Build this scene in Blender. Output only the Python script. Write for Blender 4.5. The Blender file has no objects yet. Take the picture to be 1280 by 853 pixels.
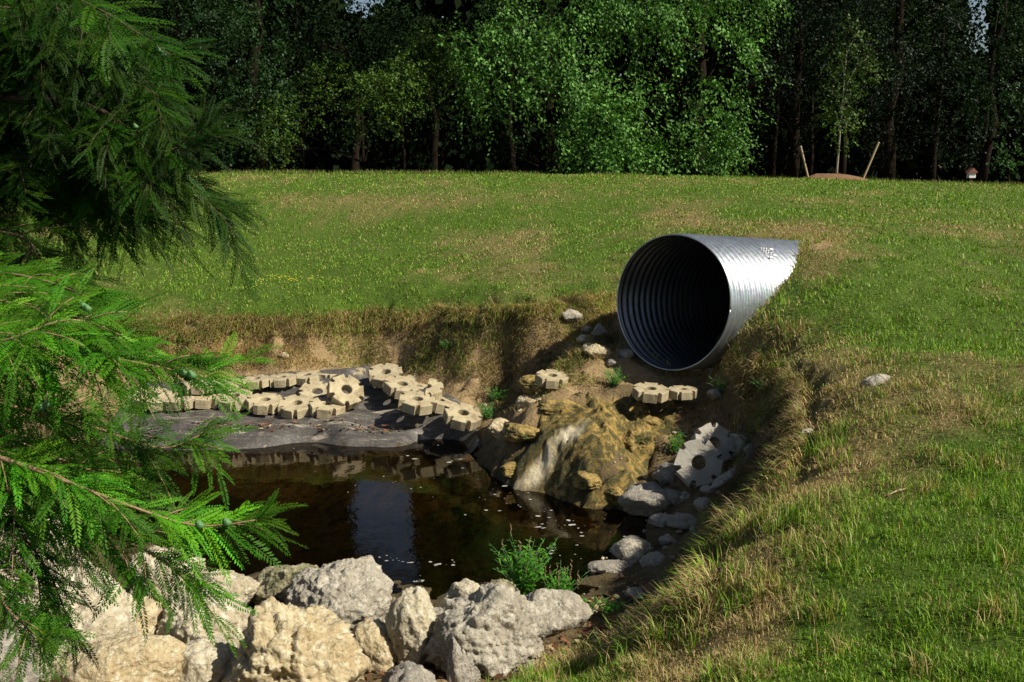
import bpy, bmesh, math, random
import numpy as np
from mathutils import Vector, Matrix

random.seed(11)
R = np.random.default_rng(11)
scene = bpy.context.scene
COL = scene.collection

# ------------------------------------------------------------------ camera model
H = 3.0
P = math.radians(10.7)
F = 1245.0
CP, SP = math.cos(P), math.sin(P)

def ray(px, py):
    dx = (px - 640) / F
    dy = -(py - 426.5) / F
    return (dx, CP + dy * SP, -SP + dy * CP)

def at(px, py, z):
    d = ray(px, py)
    t = (z - H) / d[2]
    return (d[0] * t, d[1] * t, z)

def aty(px, py, y):
    d = ray(px, py)
    t = y / d[1]
    return (d[0] * t, y, H + d[2] * t)

def proj(x, y, z):
    fw = y * CP - (z - H) * SP
    up = (z - H) * CP + y * SP
    fw = np.where(fw < 0.05, 0.05, fw)
    return 640 + F * x / fw, 426.5 - F * up / fw

# ------------------------------------------------------------------ numpy noise
def _h(ix, iy, iz, s):
    h = (ix * 374761393 + iy * 668265263 + iz * 2147483647 + s * 974711) & 0xffffffff
    h = ((h ^ (h >> 13)) * 1274126177) & 0xffffffff
    h = ((h ^ (h >> 16)) * 2246822519) & 0xffffffff
    h ^= h >> 15
    return (h & 0xffffff) / float(0xffffff) * 2 - 1

def vnoise(x, y, z, s=0):
    xi, yi, zi = np.floor(x).astype(np.int64), np.floor(y).astype(np.int64), np.floor(z).astype(np.int64)
    fx, fy, fz = x - xi, y - yi, z - zi
    fx = fx * fx * fx * (fx * (fx * 6 - 15) + 10)
    fy = fy * fy * fy * (fy * (fy * 6 - 15) + 10)
    fz = fz * fz * fz * (fz * (fz * 6 - 15) + 10)
    r = 0
    for a in (0, 1):
        wx = fx if a else 1 - fx
        for b in (0, 1):
            wy = fy if b else 1 - fy
            for c in (0, 1):
                wz = fz if c else 1 - fz
                r = r + wx * wy * wz * _h(xi + a, yi + b, zi + c, s)
    return r

def fbm(x, y, z=None, o=4, s=0, g=0.5):
    x = np.asarray(x, float); y = np.asarray(y, float)
    z = np.zeros_like(x) if z is None else np.asarray(z, float)
    r = 0; a = 1.0; k = 1.0; t = 0
    for i in range(o):
        r = r + a * vnoise(x * k + 13.7 * i, y * k - 7.1 * i, z * k + 3.3 * i, s + i)
        t += a; a *= g; k *= 2.03
    return r / t

def sstep(a, b, x):
    t = np.clip((x - a) / (b - a), 0, 1)
    return t * t * (3 - 2 * t)

def inpoly(px, py, poly):
    c = np.zeros(px.shape, bool)
    n = len(poly)
    for i in range(n):
        x0, y0 = poly[i]; x1, y1 = poly[(i + 1) % n]
        if y0 == y1: continue
        m = ((y0 > py) != (y1 > py)) & (px < (x1 - x0) * (py - y0) / (y1 - y0) + x0)
        c ^= m
    return c

# ------------------------------------------------------------------ object helpers
def tag(o, label=None, cat=None, group=None, kind=None):
    if label: o['label'] = label
    if cat: o['category'] = cat
    if group: o['group'] = group
    if kind: o['kind'] = kind
    return o

def empty(name, loc=(0, 0, 0)):
    o = bpy.data.objects.new(name, None)
    o.empty_display_size = 0.1
    COL.objects.link(o); o.location = loc
    return o

def link(name, me, mat=None, parent=None, smooth=False):
    if mat is not None:
        me.materials.clear(); me.materials.append(mat)
    if smooth and len(me.polygons):
        me.polygons.foreach_set('use_smooth', [True] * len(me.polygons))
    o = bpy.data.objects.new(name, me)
    COL.objects.link(o)
    if parent is not None:
        o.parent = parent
    return o

def rawmesh(name, V, loops, sizes, col=None, uv=None):
    V = np.asarray(V, np.float32); loops = np.asarray(loops, np.int32).ravel()
    sizes = np.asarray(sizes, np.int32).ravel()
    me = bpy.data.meshes.new(name)
    me.vertices.add(len(V)); me.vertices.foreach_set('co', V.ravel())
    me.loops.add(len(loops)); me.loops.foreach_set('vertex_index', loops)
    me.polygons.add(len(sizes))
    st = np.concatenate([[0], np.cumsum(sizes)[:-1]]).astype(np.int32)
    me.polygons.foreach_set('loop_start', st)
    if col is not None:
        a = me.attributes.new('Col', 'FLOAT_COLOR', 'POINT')
        c = np.ones((len(V), 4), np.float32); c[:, :3] = col
        a.data.foreach_set('color', c.ravel())
    me.update(calc_edges=True)
    return me

def quads(name, V, Fq, col=None):
    Fq = np.asarray(Fq)
    return rawmesh(name, V, Fq, np.full(len(Fq), Fq.shape[1]), col)

def tube(pts, rad, n=6, V=None, Fc=None):
    """tapered tube along a polyline -> appended to V, Fc lists"""
    pts = [Vector(p) for p in pts]
    base = len(V)
    up = Vector((0.123, 0.31, 0.94)).normalized()
    for i, p in enumerate(pts):
        d = (pts[min(i + 1, len(pts) - 1)] - pts[max(i - 1, 0)])
        if d.length < 1e-9: d = Vector((0, 0, 1))
        d.normalize()
        a = d.cross(up)
        if a.length < 1e-3: a = d.cross(Vector((1, 0, 0)))
        a.normalize(); b = d.cross(a)
        r = rad[i] if hasattr(rad, '__len__') else rad
        for k in range(n):
            t = 2 * math.pi * k / n
            V.append(tuple(p + a * (r * math.cos(t)) + b * (r * math.sin(t))))
    for i in range(len(pts) - 1):
        for k in range(n):
            k2 = (k + 1) % n
            Fc.append((base + i * n + k, base + i * n + k2, base + (i + 1) * n + k2, base + (i + 1) * n + k))
    Fc.append(tuple(base + k for k in range(n))[::-1])
    Fc.append(tuple(base + (len(pts) - 1) * n + k for k in range(n)))

def pyobj(name, V, Fc, mat, parent=None, smooth=True):
    me = bpy.data.meshes.new(name); me.from_pydata([tuple(v) for v in V], [], Fc); me.update()
    return link(name, me, mat, parent, smooth)

# ------------------------------------------------------------------ materials
class NT:
    def __init__(s, name):
        s.m = bpy.data.materials.new(name); s.m.use_nodes = True
        s.t = s.m.node_tree; s.t.nodes.clear()
        s.out = s.n('ShaderNodeOutputMaterial')
    def n(s, ty, **k):
        nd = s.t.nodes.new(ty)
        for a, b in k.items(): setattr(nd, a, b)
        return nd
    def l(s, a, b): s.t.links.new(a, b)
    def coord(s, which='Object'):
        return s.n('ShaderNodeTexCoord').outputs[which]
    def noise(s, vec, scale, detail=4, rough=0.55, out='Fac', dist=0.0):
        nd = s.n('ShaderNodeTexNoise'); nd.inputs['Scale'].default_value = scale
        nd.inputs['Detail'].default_value = detail; nd.inputs['Roughness'].default_value = rough
        nd.inputs['Distortion'].default_value = dist
        s.l(vec, nd.inputs['Vector']); return nd.outputs[out]
    def vor(s, vec, scale, feature='F1', out='Distance'):
        nd = s.n('ShaderNodeTexVoronoi', feature=feature); nd.inputs['Scale'].default_value = scale
        s.l(vec, nd.inputs['Vector']); return nd.outputs[out]
    def ramp(s, fac, stops, interp='LINEAR'):
        nd = s.n('ShaderNodeValToRGB'); nd.color_ramp.interpolation = interp
        cr = nd.color_ramp
        while len(cr.elements) < len(stops): cr.elements.new(0.5)
        for e, (p, c) in zip(cr.elements, stops):
            e.position = p
            e.color = (c, c, c, 1) if not hasattr(c, '__len__') else (*c, 1)
        s.l(fac, nd.inputs['Fac']); return nd.outputs['Color']
    def mix(s, fac, a, b, mode='MIX'):
        nd = s.n('ShaderNodeMix', data_type='RGBA', blend_type=mode)
        for v, i in ((fac, 0), (a, 6), (b, 7)):
            if hasattr(v, 'is_linked') or hasattr(v, 'links'): s.l(v, nd.inputs[i])
            elif hasattr(v, '__len__'): nd.inputs[i].default_value = (*v, 1)
            else: nd.inputs[i].default_value = v if i == 0 else (v, v, v, 1)
        return nd.outputs[2]
    def math(s, op, a, b=0.0):
        nd = s.n('ShaderNodeMath', operation=op)
        for v, i in ((a, 0), (b, 1)):
            if hasattr(v, 'links'): s.l(v, nd.inputs[i])
            else: nd.inputs[i].default_value = v
        return nd.outputs[0]
    def bump(s, h, strength=0.5, dist=0.02, normal=None):
        nd = s.n('ShaderNodeBump'); nd.inputs['Strength'].default_value = strength
        nd.inputs['Distance'].default_value = dist; s.l(h, nd.inputs['Height'])
        if normal: s.l(normal, nd.inputs['Normal'])
        return nd.outputs[0]
    def pbr(s, col, rough=0.8, metal=0.0, spec=0.4, normal=None):
        b = s.n('ShaderNodeBsdfPrincipled')
        if hasattr(col, 'links'): s.l(col, b.inputs['Base Color'])
        else: b.inputs['Base Color'].default_value = (*col, 1)
        if hasattr(rough, 'links'): s.l(rough, b.inputs['Roughness'])
        else: b.inputs['Roughness'].default_value = rough
        if hasattr(metal, 'links'): s.l(metal, b.inputs['Metallic'])
        else: b.inputs['Metallic'].default_value = metal
        b.inputs['Specular IOR Level'].default_value = spec
        if normal: s.l(normal, b.inputs['Normal'])
        return b.outputs[0]
    def done(s, sh): s.l(sh, s.out.inputs['Surface']); return s.m

def leaf_mat(name, rough=0.5, spec=0.35, trans=0.3, tint=(1.25, 1.3, 0.5)):
    n = NT(name)
    at_ = n.n('ShaderNodeAttribute', attribute_name='Col')
    p = n.pbr(at_.outputs['Color'], rough, 0, spec)
    tr = n.n('ShaderNodeBsdfTranslucent')
    c = n.mix(1.0, at_.outputs['Color'], tint, 'MULTIPLY')
    n.l(c, tr.inputs['Color'])
    mx = n.n('ShaderNodeMixShader'); mx.inputs[0].default_value = trans
    n.l(p, mx.inputs[1]); n.l(tr.outputs[0], mx.inputs[2])
    return n.done(mx.outputs[0])

def rock_mat(name, c1, c2, c3, moss=0.0, scale=1.0, pit=0.6):
    n = NT(name); v = n.coord('Object')
    a = n.noise(v, 4.5 * scale, 8, 0.65)
    b = n.noise(v, 22 * scale, 8, 0.7)
    base = n.mix(n.ramp(a, [(0.35, 0.0), (0.62, 1.0)]), c1, c2)
    spk = n.ramp(b, [(0.5, 0.0), (0.68, 1.0)])
    base = n.mix(spk, base, c3)
    stain = n.ramp(n.noise(v, 9 * scale, 6, 0.7, dist=1.2), [(0.55, 0), (0.75, 1)])
    base = n.mix(n.math('MULTIPLY', stain, 0.45), base, tuple(x * 0.35 for x in c2))
    ag = n.vor(v, 38 * scale); agm = n.ramp(ag, [(0.12, 1.0), (0.24, 0.0)])
    agc = n.vor(v, 38 * scale, out='Color')
    base = n.mix(n.math('MULTIPLY', agm, 0.5), base, n.mix(0.75, agc, (0.3, 0.22, 0.13)))
    if moss > 0:
        mm = n.ramp(n.noise(v, 6, 8, 0.75), [(0.62 - moss * 0.3, 0), (0.72 - moss * 0.2, 1)])
        base = n.mix(mm, base, (0.035, 0.045, 0.012))
    crv = n.ramp(n.noise(v, 11 * scale, 9, 0.8, dist=.9), [(0.36, 1), (0.44, 0)])
    base = n.mix(n.math('MULTIPLY', crv, 0.55), base, (0.13, 0.09, 0.05))
    h = n.math('ADD', n.math('MULTIPLY', n.noise(v, 14 * scale, 10, 0.75), 1.0),
               n.math('MULTIPLY', n.vor(v, 45 * scale), 0.35))
    h = n.math('ADD', h, n.math('MULTIPLY', n.noise(v, 70 * scale, 4, 0.6), 0.35))
    pitm = n.ramp(n.noise(v, 34 * scale, 6, 0.8), [(0.36, 1), (0.46, 0)])
    base = n.mix(n.math('MULTIPLY', pitm, 0.7), base, tuple(x * 0.28 for x in c2))
    nb = n.bump(h, pit, 0.05)
    return n.done(n.pbr(base, 0.9, 0, 0.2, nb))

M = {}
M['cream_rock'] = rock_mat('cream_rock', (0.46, 0.39, 0.24), (0.34, 0.26, 0.14), (0.60, 0.55, 0.40))
M['grey_rock'] = rock_mat('grey_rock', (0.36, 0.33, 0.26), (0.25, 0.22, 0.17), (0.52, 0.49, 0.40))
M['pale_rock'] = rock_mat('pale_rock', (0.46, 0.41, 0.29), (0.35, 0.30, 0.20), (0.60, 0.56, 0.45))
M['mossy_rock'] = rock_mat('mossy_rock', (0.40, 0.36, 0.22), (0.28, 0.24, 0.15), (0.5, 0.46, 0.34), moss=0.7)
M['mud_rock'] = rock_mat('mud_rock', (0.34, 0.23, 0.07), (0.22, 0.15, 0.05), (0.46, 0.36, 0.14), moss=0.55, scale=1.8)
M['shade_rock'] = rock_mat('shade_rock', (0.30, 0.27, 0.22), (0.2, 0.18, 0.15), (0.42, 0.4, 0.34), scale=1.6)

def mk_block():
    n = NT('weathered_concrete'); v = n.coord('Object')
    a = n.noise(v, 6, 6, 0.6); b = n.noise(v, 60, 4, 0.6)
    base = n.mix(n.ramp(a, [(0.35, 0), (0.65, 1)]), (0.43, 0.37, 0.23), (0.30, 0.25, 0.15))
    base = n.mix(n.ramp(b, [(0.55, 0), (0.72, 0.6)]), base, (0.27, 0.22, 0.14))
    oi = n.n('ShaderNodeObjectInfo').outputs['Random']
    base = n.mix(n.math('MULTIPLY', oi, 0.5), base, (0.27, 0.23, 0.16))
    wv = n.n('ShaderNodeNewGeometry').outputs['Position']
    d = n.ramp(n.noise(wv, 7, 8, 0.75, dist=0.8), [(0.50, 0), (0.62, 0.85)])
    base = n.mix(d, base, (0.19, 0.14, 0.08))
    return n.done(n.pbr(base, 0.92, 0, 0.15, n.bump(n.math('ADD', b, n.noise(v, 20, 5)), 0.45, 0.01)))
M['block'] = mk_block()
def mk_block2():
    n = NT('grey_concrete'); v = n.coord('Object')
    b = n.noise(v, 60, 4, 0.6)
    base = n.mix(n.ramp(n.noise(v, 6, 6, 0.6), [(0.35, 0), (0.65, 1)]), (0.34, 0.32, 0.27), (0.25, 0.23, 0.19))
    base = n.mix(n.ramp(b, [(0.58, 0), (0.72, 0.5)]), base, (0.2, 0.19, 0.15))
    return n.done(n.pbr(base, 0.9, 0, 0.15, n.bump(n.math('ADD', b, n.noise(v, 20, 5)), 0.4, 0.01)))
M['block_grey'] = mk_block2()

def mk_ground():
    n = NT('ground_soil'); v = n.coord('Object')
    at_ = n.n('ShaderNodeAttribute', attribute_name='Col')
    sp = n.n('ShaderNodeSeparateColor'); n.l(at_.outputs['Color'], sp.inputs[0])
    g, dry, wet = sp.outputs[0], sp.outputs[1], sp.outputs[2]
    n1 = n.noise(v, 3, 8, 0.7); n2 = n.noise(v, 40, 5, 0.65); n3 = n.noise(v, 12, 6, 0.7)
    soil = n.mix(n.ramp(n3, [(0.3, 0), (0.7, 1)]), (0.20, 0.135, 0.065), (0.34, 0.245, 0.125))
    soil = n.mix(n.ramp(n2, [(0.5, 0), (0.75, 1)]), soil, (0.06, 0.04, 0.02))
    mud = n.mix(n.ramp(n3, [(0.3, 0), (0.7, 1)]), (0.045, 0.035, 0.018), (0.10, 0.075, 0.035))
    green = n.mix(n.ramp(n2, [(0.3, 0), (0.7, 1)]), (0.025, 0.055, 0.006), (0.085, 0.130, 0.015))
    straw = n.mix(n.ramp(n2, [(0.3, 0), (0.7, 1)]), (0.07, 0.05, 0.02), (0.25, 0.19, 0.08))
    gr = n.mix(dry, green, straw)
    c = n.mix(g, soil, gr)
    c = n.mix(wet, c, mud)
    h = n.math('ADD', n.noise(v, 18, 8, 0.7), n.math('MULTIPLY', n2, 0.5))
    return n.done(n.pbr(c, 0.92, 0, 0.15, n.bump(h, 0.8, 0.04)))
M['ground'] = mk_ground()

def mk_outcrop():
    n = NT('mudstone'); v = n.coord('Object')
    at_ = n.n('ShaderNodeAttribute', attribute_name='Col')
    sp = n.n('ShaderNodeSeparateColor'); n.l(at_.outputs['Color'], sp.inputs[0])
    n1 = n.noise(v, 4, 8, 0.7); n2 = n.noise(v, 25, 8, 0.7); n3 = n.noise(v, 9, 8, 0.75, dist=0.7)
    c = n.mix(n.ramp(n1, [(0.35, 0), (0.65, 1)]), (0.30, 0.19, 0.045), (0.42, 0.30, 0.09))
    c = n.mix(n.ramp(n2, [(0.45, 0), (0.7, 1)]), c, (0.19, 0.12, 0.035))
    c = n.mix(n.ramp(n3, [(0.42, 0), (0.54, 0.92)]), c, (0.045, 0.045, 0.012))
    ms = n.math('MULTIPLY', sp.outputs[1], n.ramp(n2, [(0.3, 0.5), (0.5, 1)]))
    c = n.mix(ms, c, (0.032, 0.034, 0.010))
    wh = n.math('MULTIPLY', sp.outputs[0], n.ramp(n2, [(0.40, 1), (0.66, 0.6)]))
    c = n.mix(wh, c, (0.66, 0.58, 0.40))
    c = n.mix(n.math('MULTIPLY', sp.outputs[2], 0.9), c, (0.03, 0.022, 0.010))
    h = n.math('ADD', n.noise(v, 14, 10, 0.75), n.math('MULTIPLY', n2, 0.5))
    return n.done(n.pbr(c, 0.75, 0, 0.3, n.bump(h, 0.9, 0.05)))
M['outcrop'] = mk_outcrop()

def mk_water():
    n = NT('pond_water'); v = n.coord('Object')
    nz = n.noise(v, 5, 3, 0.5); nz2 = n.noise(v, 28, 2, 0.5)
    b = n.bump(n.math('ADD', nz, n.math('MULTIPLY', nz2, 0.12)), 0.10, 0.02)
    gl = n.n('ShaderNodeBsdfGlossy'); gl.inputs['Roughness'].default_value = 0.012
    gl.inputs['Color'].default_value = (0.95, 0.92, 0.88, 1); n.l(b, gl.inputs['Normal'])
    tr = n.n('ShaderNodeBsdfTransparent')
    tr.inputs['Color'].default_value = (0.30, 0.25, 0.15, 1)
    fr = n.n('ShaderNodeFresnel'); fr.inputs['IOR'].default_value = 1.38; n.l(b, fr.inputs['Normal'])
    mx = n.n('ShaderNodeMixShader')
    n.l(fr.outputs[0], mx.inputs[0])
    n.l(tr.outputs[0], mx.inputs[1]); n.l(gl.outputs[0], mx.inputs[2])
    return n.done(mx.outputs[0])
M['water'] = mk_water()

def mk_liner():
    n = NT('liner_fabric'); v = n.coord('Object')
    a = n.noise(v, 5, 6, 0.65); b = n.noise(v, 50, 5, 0.7)
    c = n.mix(n.ramp(a, [(0.35, 0), (0.7, 1)]), (0.032, 0.030, 0.029), (0.085, 0.078, 0.068))
    c = n.mix(n.ramp(b, [(0.52, 0), (0.75, 0.7)]), c, (0.26, 0.21, 0.14))
    w = n.ramp(n.noise(v, 3.0, 5, 0.7, dist=1.5), [(0.60, 0), (0.70, 0.7)])
    c = n.mix(w, c, (0.30, 0.24, 0.16))
    mp = n.n('ShaderNodeMapping'); mp.inputs['Rotation'].default_value = (0, 0, .5); mp.inputs['Scale'].default_value = (.6, 6, 1); n.l(v, mp.inputs[0])
    st = n.noise(mp.outputs[0], 3.0, 6, 0.7, dist=.6)
    c = n.mix(n.ramp(st, [(0.54, 0), (0.60, 0.8)]), c, (0.035, 0.03, 0.028))
    c = n.mix(n.ramp(st, [(0.36, .8), (0.42, 0)]), c, (0.33, 0.29, 0.22))
    return n.done(n.pbr(c, 0.6, 0, 0.4, n.bump(n.math('ADD', a, n.math('MULTIPLY', b, 0.3)), 0.5, 0.02)))
M['liner'] = mk_liner()

def mk_zinc(name, dark=False):
    n = NT(name); v = n.coord('Object')
    a = n.noise(v, 3.0, 6, 0.65); b = n.vor(v, 55, out='Color'); c_ = n.noise(v, 30, 5, 0.7)
    c = n.mix(n.ramp(a, [(0.3, 0), (0.7, 1)]), (0.33, 0.36, 0.385), (0.50, 0.53, 0.55))
    c = n.mix(0.10, c, b, 'OVERLAY')
    d = n.ramp(n.noise(v, 7, 8, 0.75, dist=1.0), [(0.58, 0), (0.75, 0.6)])
    c = n.mix(d, c, (0.20, 0.21, 0.21))
    if dark: c = n.mix(1.0, c, (0.28, 0.28, 0.30), 'MULTIPLY')  # shade of the pipe interior put into the metal colour
    r = n.ramp(c_, [(0.3, 0.30), (0.7, 0.45)])
    return n.done(n.pbr(c, r, 0.85, 0.5, n.bump(c_, 0.12, 0.004)))
M['zinc'] = mk_zinc('galvanised_steel')
M['zinc_shaded'] = mk_zinc('galvanised_steel_shaded', True)

def flat(name, c, rough=0.8, bs=30, spec=0.2, var=0.4):
    n = NT(name); v = n.coord('Object'); a = n.noise(v, bs, 6, 0.65)
    cc = n.mix(n.ramp(a, [(0.3, 0), (0.7, 1)]), tuple(x * (1 - var) for x in c), c)
    return n.done(n.pbr(cc, rough, 0, spec, n.bump(a, 0.5, 0.01)))
M['bark'] = flat('bark', (0.020, 0.015, 0.011), spec=.02)
M['twig'] = flat('twig_bark', (0.30, 0.20, 0.11), 0.6, 80)
M['twig_shaded'] = flat('shaded_twig_bark', (0.09, 0.06, 0.04), 0.8, 60)  # twig bark with the shade of the dim limbs put into its colour
M['stake'] = flat('stake_wood', (0.45, 0.34, 0.20))
M['pale_bark'] = flat('pale_bark', (0.30, 0.27, 0.20))
M['mulch'] = flat('mulch', (0.22, 0.13, 0.07), 0.95, 14, 0.1, 0.6)
M['cone'] = flat('cone_skin', (0.10, 0.22, 0.08), 0.55, 120, 0.3, 0.3)
M['blue'] = flat('blue_plastic', (0.05, 0.16, 0.42), 0.45, 20, 0.4, 0.2)
M['white'] = flat('white_paint', (0.75, 0.70, 0.68), 0.6, 20, 0.3, 0.1)
M['rust'] = flat('red_brown_wood', (0.25, 0.10, 0.07), 0.8, 20, 0.2, 0.3)
M['dead_leaf'] = leaf_mat('dead_leaves', 0.8, 0.1, 0.15, (1.1, 1.0, 0.8))
M['foam'] = flat('foam_scum', (0.36, 0.35, 0.31), 0.9, 60, 0.1, 0.35)
M['grass'] = leaf_mat('grass_blades', 0.55, 0.25, 0.25)
M['leaf'] = leaf_mat('tree_leaves', 0.55, 0.18, 0.2, (1.2, 1.3, 0.5))
M['leafdark'] = leaf_mat('wood_leaves', 0.9, 0.04, 0.08)
M['needle'] = leaf_mat('cypress_needles', 0.6, 0.16, 0.30, (1.3, 1.9, 0.3))
M['weed'] = leaf_mat('weed_leaves', 0.5, 0.3, 0.35, (1.2, 1.4, 0.5))

# ------------------------------------------------------------------ terrain
CTRL = [
 (300,640,-.35),(450,640,-.4),(600,660,-.35),(500,700,-.25),(400,600,-.35),(550,585,-.3),(660,665,-.25),(720,690,-.2),
 (150,620,-.3),(0,600,-.3),(680,712,-.15),
 (0,556,0),(150,558,0),(240,560,0),(330,558,0),(420,556,0),(510,555,0),(585,556,0),
 (100,530,.13),(240,530,.13),(350,528,.14),(440,520,.17),(500,525,.15),(570,530,.14),
 (460,541,.07),(400,543,.07),(550,541,.07),(300,544,.07),(360,543,.07),(510,541,.07),
 (100,475,.4),(240,475,.38),(330,480,.36),(430,472,.42),(500,480,.38),(540,495,.3),(590,515,.22),(560,470,.5),(600,490,.4),
 (0,462,.45),(100,462,.45),(200,462,.46),(300,462,.46),(400,458,.48),(450,452,.5),(500,452,.52),(600,470,.55),(620,520,.25),
 (0,402,.9),(150,404,.92),(300,406,.94),(400,402,.97),(500,396,1.03),(570,390,1.15),(620,390,1.22),(660,392,1.25),
 (640,470,.55),(680,440,.85),(690,378,1.30),(740,385,1.28),(715,400,1.17),(740,440,1.0),(760,470,.80),
 (760,494,.70),(820,490,.70),(700,500,.66),(650,520,.50),(630,560,.25),(660,570,.28),(720,560,.42),(680,600,.1),(640,612,0),
 (700,626,0),(770,636,0),(770,590,.3),(780,550,.45),(610,590,0),
 (840,520,.55),(850,560,.33),(900,520,.6),(900,490,.72),(810,600,.1),
 (870,592,.28),(900,610,.36),(830,640,.10),(860,670,.18),(790,700,.02),(820,720,.12),(750,715,0),
 (940,500,.82),(945,550,.62),(960,590,.7),(930,640,.66),(880,700,.6),(840,745,.42),(790,760,.16),(800,800,.42),(720,800,.12),(740,840,.5),
 (905,436,1.15),(950,442,1.2),(985,470,1.2),(1000,520,1.15),(1000,570,1.1),(960,640,1.06),(930,700,1.07),(900,760,1.03),(840,830,.93),(780,853,.8),
 (1100,430,1.45),(1280,430,1.5),(1280,600,1.4),(1100,600,1.25),(1000,750,1.2),(1280,853,1.35),(1100,853,1.25),(1050,340,1.85),
 (1000,360,1.72),(950,385,1.5),(1003,314,1.96),(1100,300,2.0),(1280,300,1.95),(1280,350,1.75),(975,310,1.93),
 (480,742,0),(380,722,0),(310,724,0),(200,700,0),(100,670,0),(0,650,0),(600,738,0),(690,748,0),
 (150,745,.06),(150,800,.12),(300,800,.08),(450,800,.07),(600,800,.08),(100,853,.15),(300,853,.12),(500,853,.14),(640,853,.36),
 (400,300,1.5),(200,300,1.5),(0,300,1.45),(600,300,1.65),(700,330,1.6),(600,350,1.42),(400,350,1.25),(200,350,1.2),(0,350,1.2),
 (800,270,1.95),(1000,270,2.08),(1280,265,2.05),(600,250,2.1),(300,250,2.05),(900,245,2.2),(0,250,2.0),
]
pts = [at(*c) for c in CTRL]
pts += [(-3,3,1.1),(-6,4,.9),(-6,7,.2),(-7,9,-.3),(-7,11.5,.3),(-7.5,13,1.0),(0,2,1.4),(3,1,1.5),(1,3,1.25),(-1.5,3,1.0),
        (0,-5,1.5),(6,5,1.7),(8,10,2.0),(8,0,1.6),(-10,0,1.2),(-12,20,1.7),(12,20,2.1),
        (-16,28,2.36),(-8,28,2.42),(0,28,2.42),(5,28,2.36),(9,28,2.27),(15,28,2.08),(20,28,2.05),
        (-16,31,2.3),(0,31,2.3),(9,31,2.1),(15,31,1.95),
        (-25,42,1.6),(0,42,1.6),(25,42,1.4),(0,70,1.2),(-60,60,1.2),(60,60,1.2),(-60,0,1.5),(60,0,1.5),(0,-60,1.5),
        (-200,200,1),(200,200,1),(200,-200,1),(-200,-200,1),(-25,10,.5),(-25,16,1.4)]
# pipe cover: the ground over the buried length
pts += [(3.6,11.8,2.02),(4.3,12.5,2.06),(2.4,11.9,1.75),(3.0,12.6,1.95),(2.2,11.0,1.35),(1.7,10.9,1.25)]
pts = np.array(pts)
CX, CY, CZ = pts[:, 0], pts[:, 1], pts[:, 2]
def phi(r2): return np.sqrt(r2 + 0.03)
A = phi((CX[:, None] - CX) ** 2 + (CY[:, None] - CY) ** 2)
nC = len(CX)
S = np.zeros((nC + 3, nC + 3)); S[:nC, :nC] = A + np.eye(nC) * -0.01
S[:nC, nC] = 1; S[:nC, nC + 1] = CX; S[:nC, nC + 2] = CY; S[nC:, :nC] = S[:nC, nC:].T
W = np.linalg.solve(S, np.concatenate([CZ, [0, 0, 0]]))
def hbase(x, y):
    sh = x.shape; x = x.ravel(); y = y.ravel(); out = np.empty(len(x))
    for i in range(0, len(x), 20000):
        a, b = x[i:i + 20000], y[i:i + 20000]
        out[i:i + 20000] = phi((a[:, None] - CX) ** 2 + (b[:, None] - CY) ** 2) @ W[:nC] + W[nC] + W[nC + 1] * a + W[nC + 2] * b
    return out.reshape(sh)

def axis(lo, hi, step, ends, grow=1.16):
    a = list(np.arange(lo, hi + step / 2, step))
    s = step; x = a[-1]; r = []
    while x < ends[1]:
        s = min(s * grow, 25); x += s; r.append(x)
    s = step; x = a[0]; l = []
    while x > ends[0]:
        s = min(s * grow, 25); x -= s; l.append(x)
    return np.array(l[::-1] + a + r)
GX = axis(-4.6, 5.4, 0.04, (-400, 400), 1.12)
GY = axis(3.4, 12.8, 0.04, (-300, 600), 1.07)
XX, YY = np.meshgrid(GX, GY)
ZB = hbase(XX, YY)
PXg, PYg = proj(XX, YY, ZB)

BASIN = [(-200,405),(0,402),(150,404),(300,406),(400,404),(500,398),(570,394),(625,400),(655,420),(680,405),(700,398),(735,395),(770,372),
         (850,380),(905,432),(935,452),(965,474),(972,522),(958,560),(935,600),(900,650),(850,695),(835,712),(838,748),(812,782),(770,795),
         (735,808),(700,835),(640,850),(600,880),(300,900),(-200,900)]
near = (YY > 3.3) & (YY < 13.5)
def blurmask(m, k=2):
    m = m.astype(float)
    for _ in range(k):
        m[1:-1, 1:-1] = (m[1:-1, 1:-1] * 2 + m[:-2, 1:-1] + m[2:, 1:-1] + m[1:-1, :-2] + m[1:-1, 2:]) / 6
    return m
jx = fbm(XX * 3, YY * 3, o=4, s=5) * 14; jy = fbm(XX * 3, YY * 3, o=4, s=9) * 10
basin = inpoly(PXg + jx, PYg + jy, BASIN) & near
basinf = blurmask(basin, 3)
leftcont = (XX < -4.4) & (YY > 3.5) & (YY < 12.6)
basinf = np.where(leftcont, 1 - sstep(.55, .9, ZB), basinf)
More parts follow.
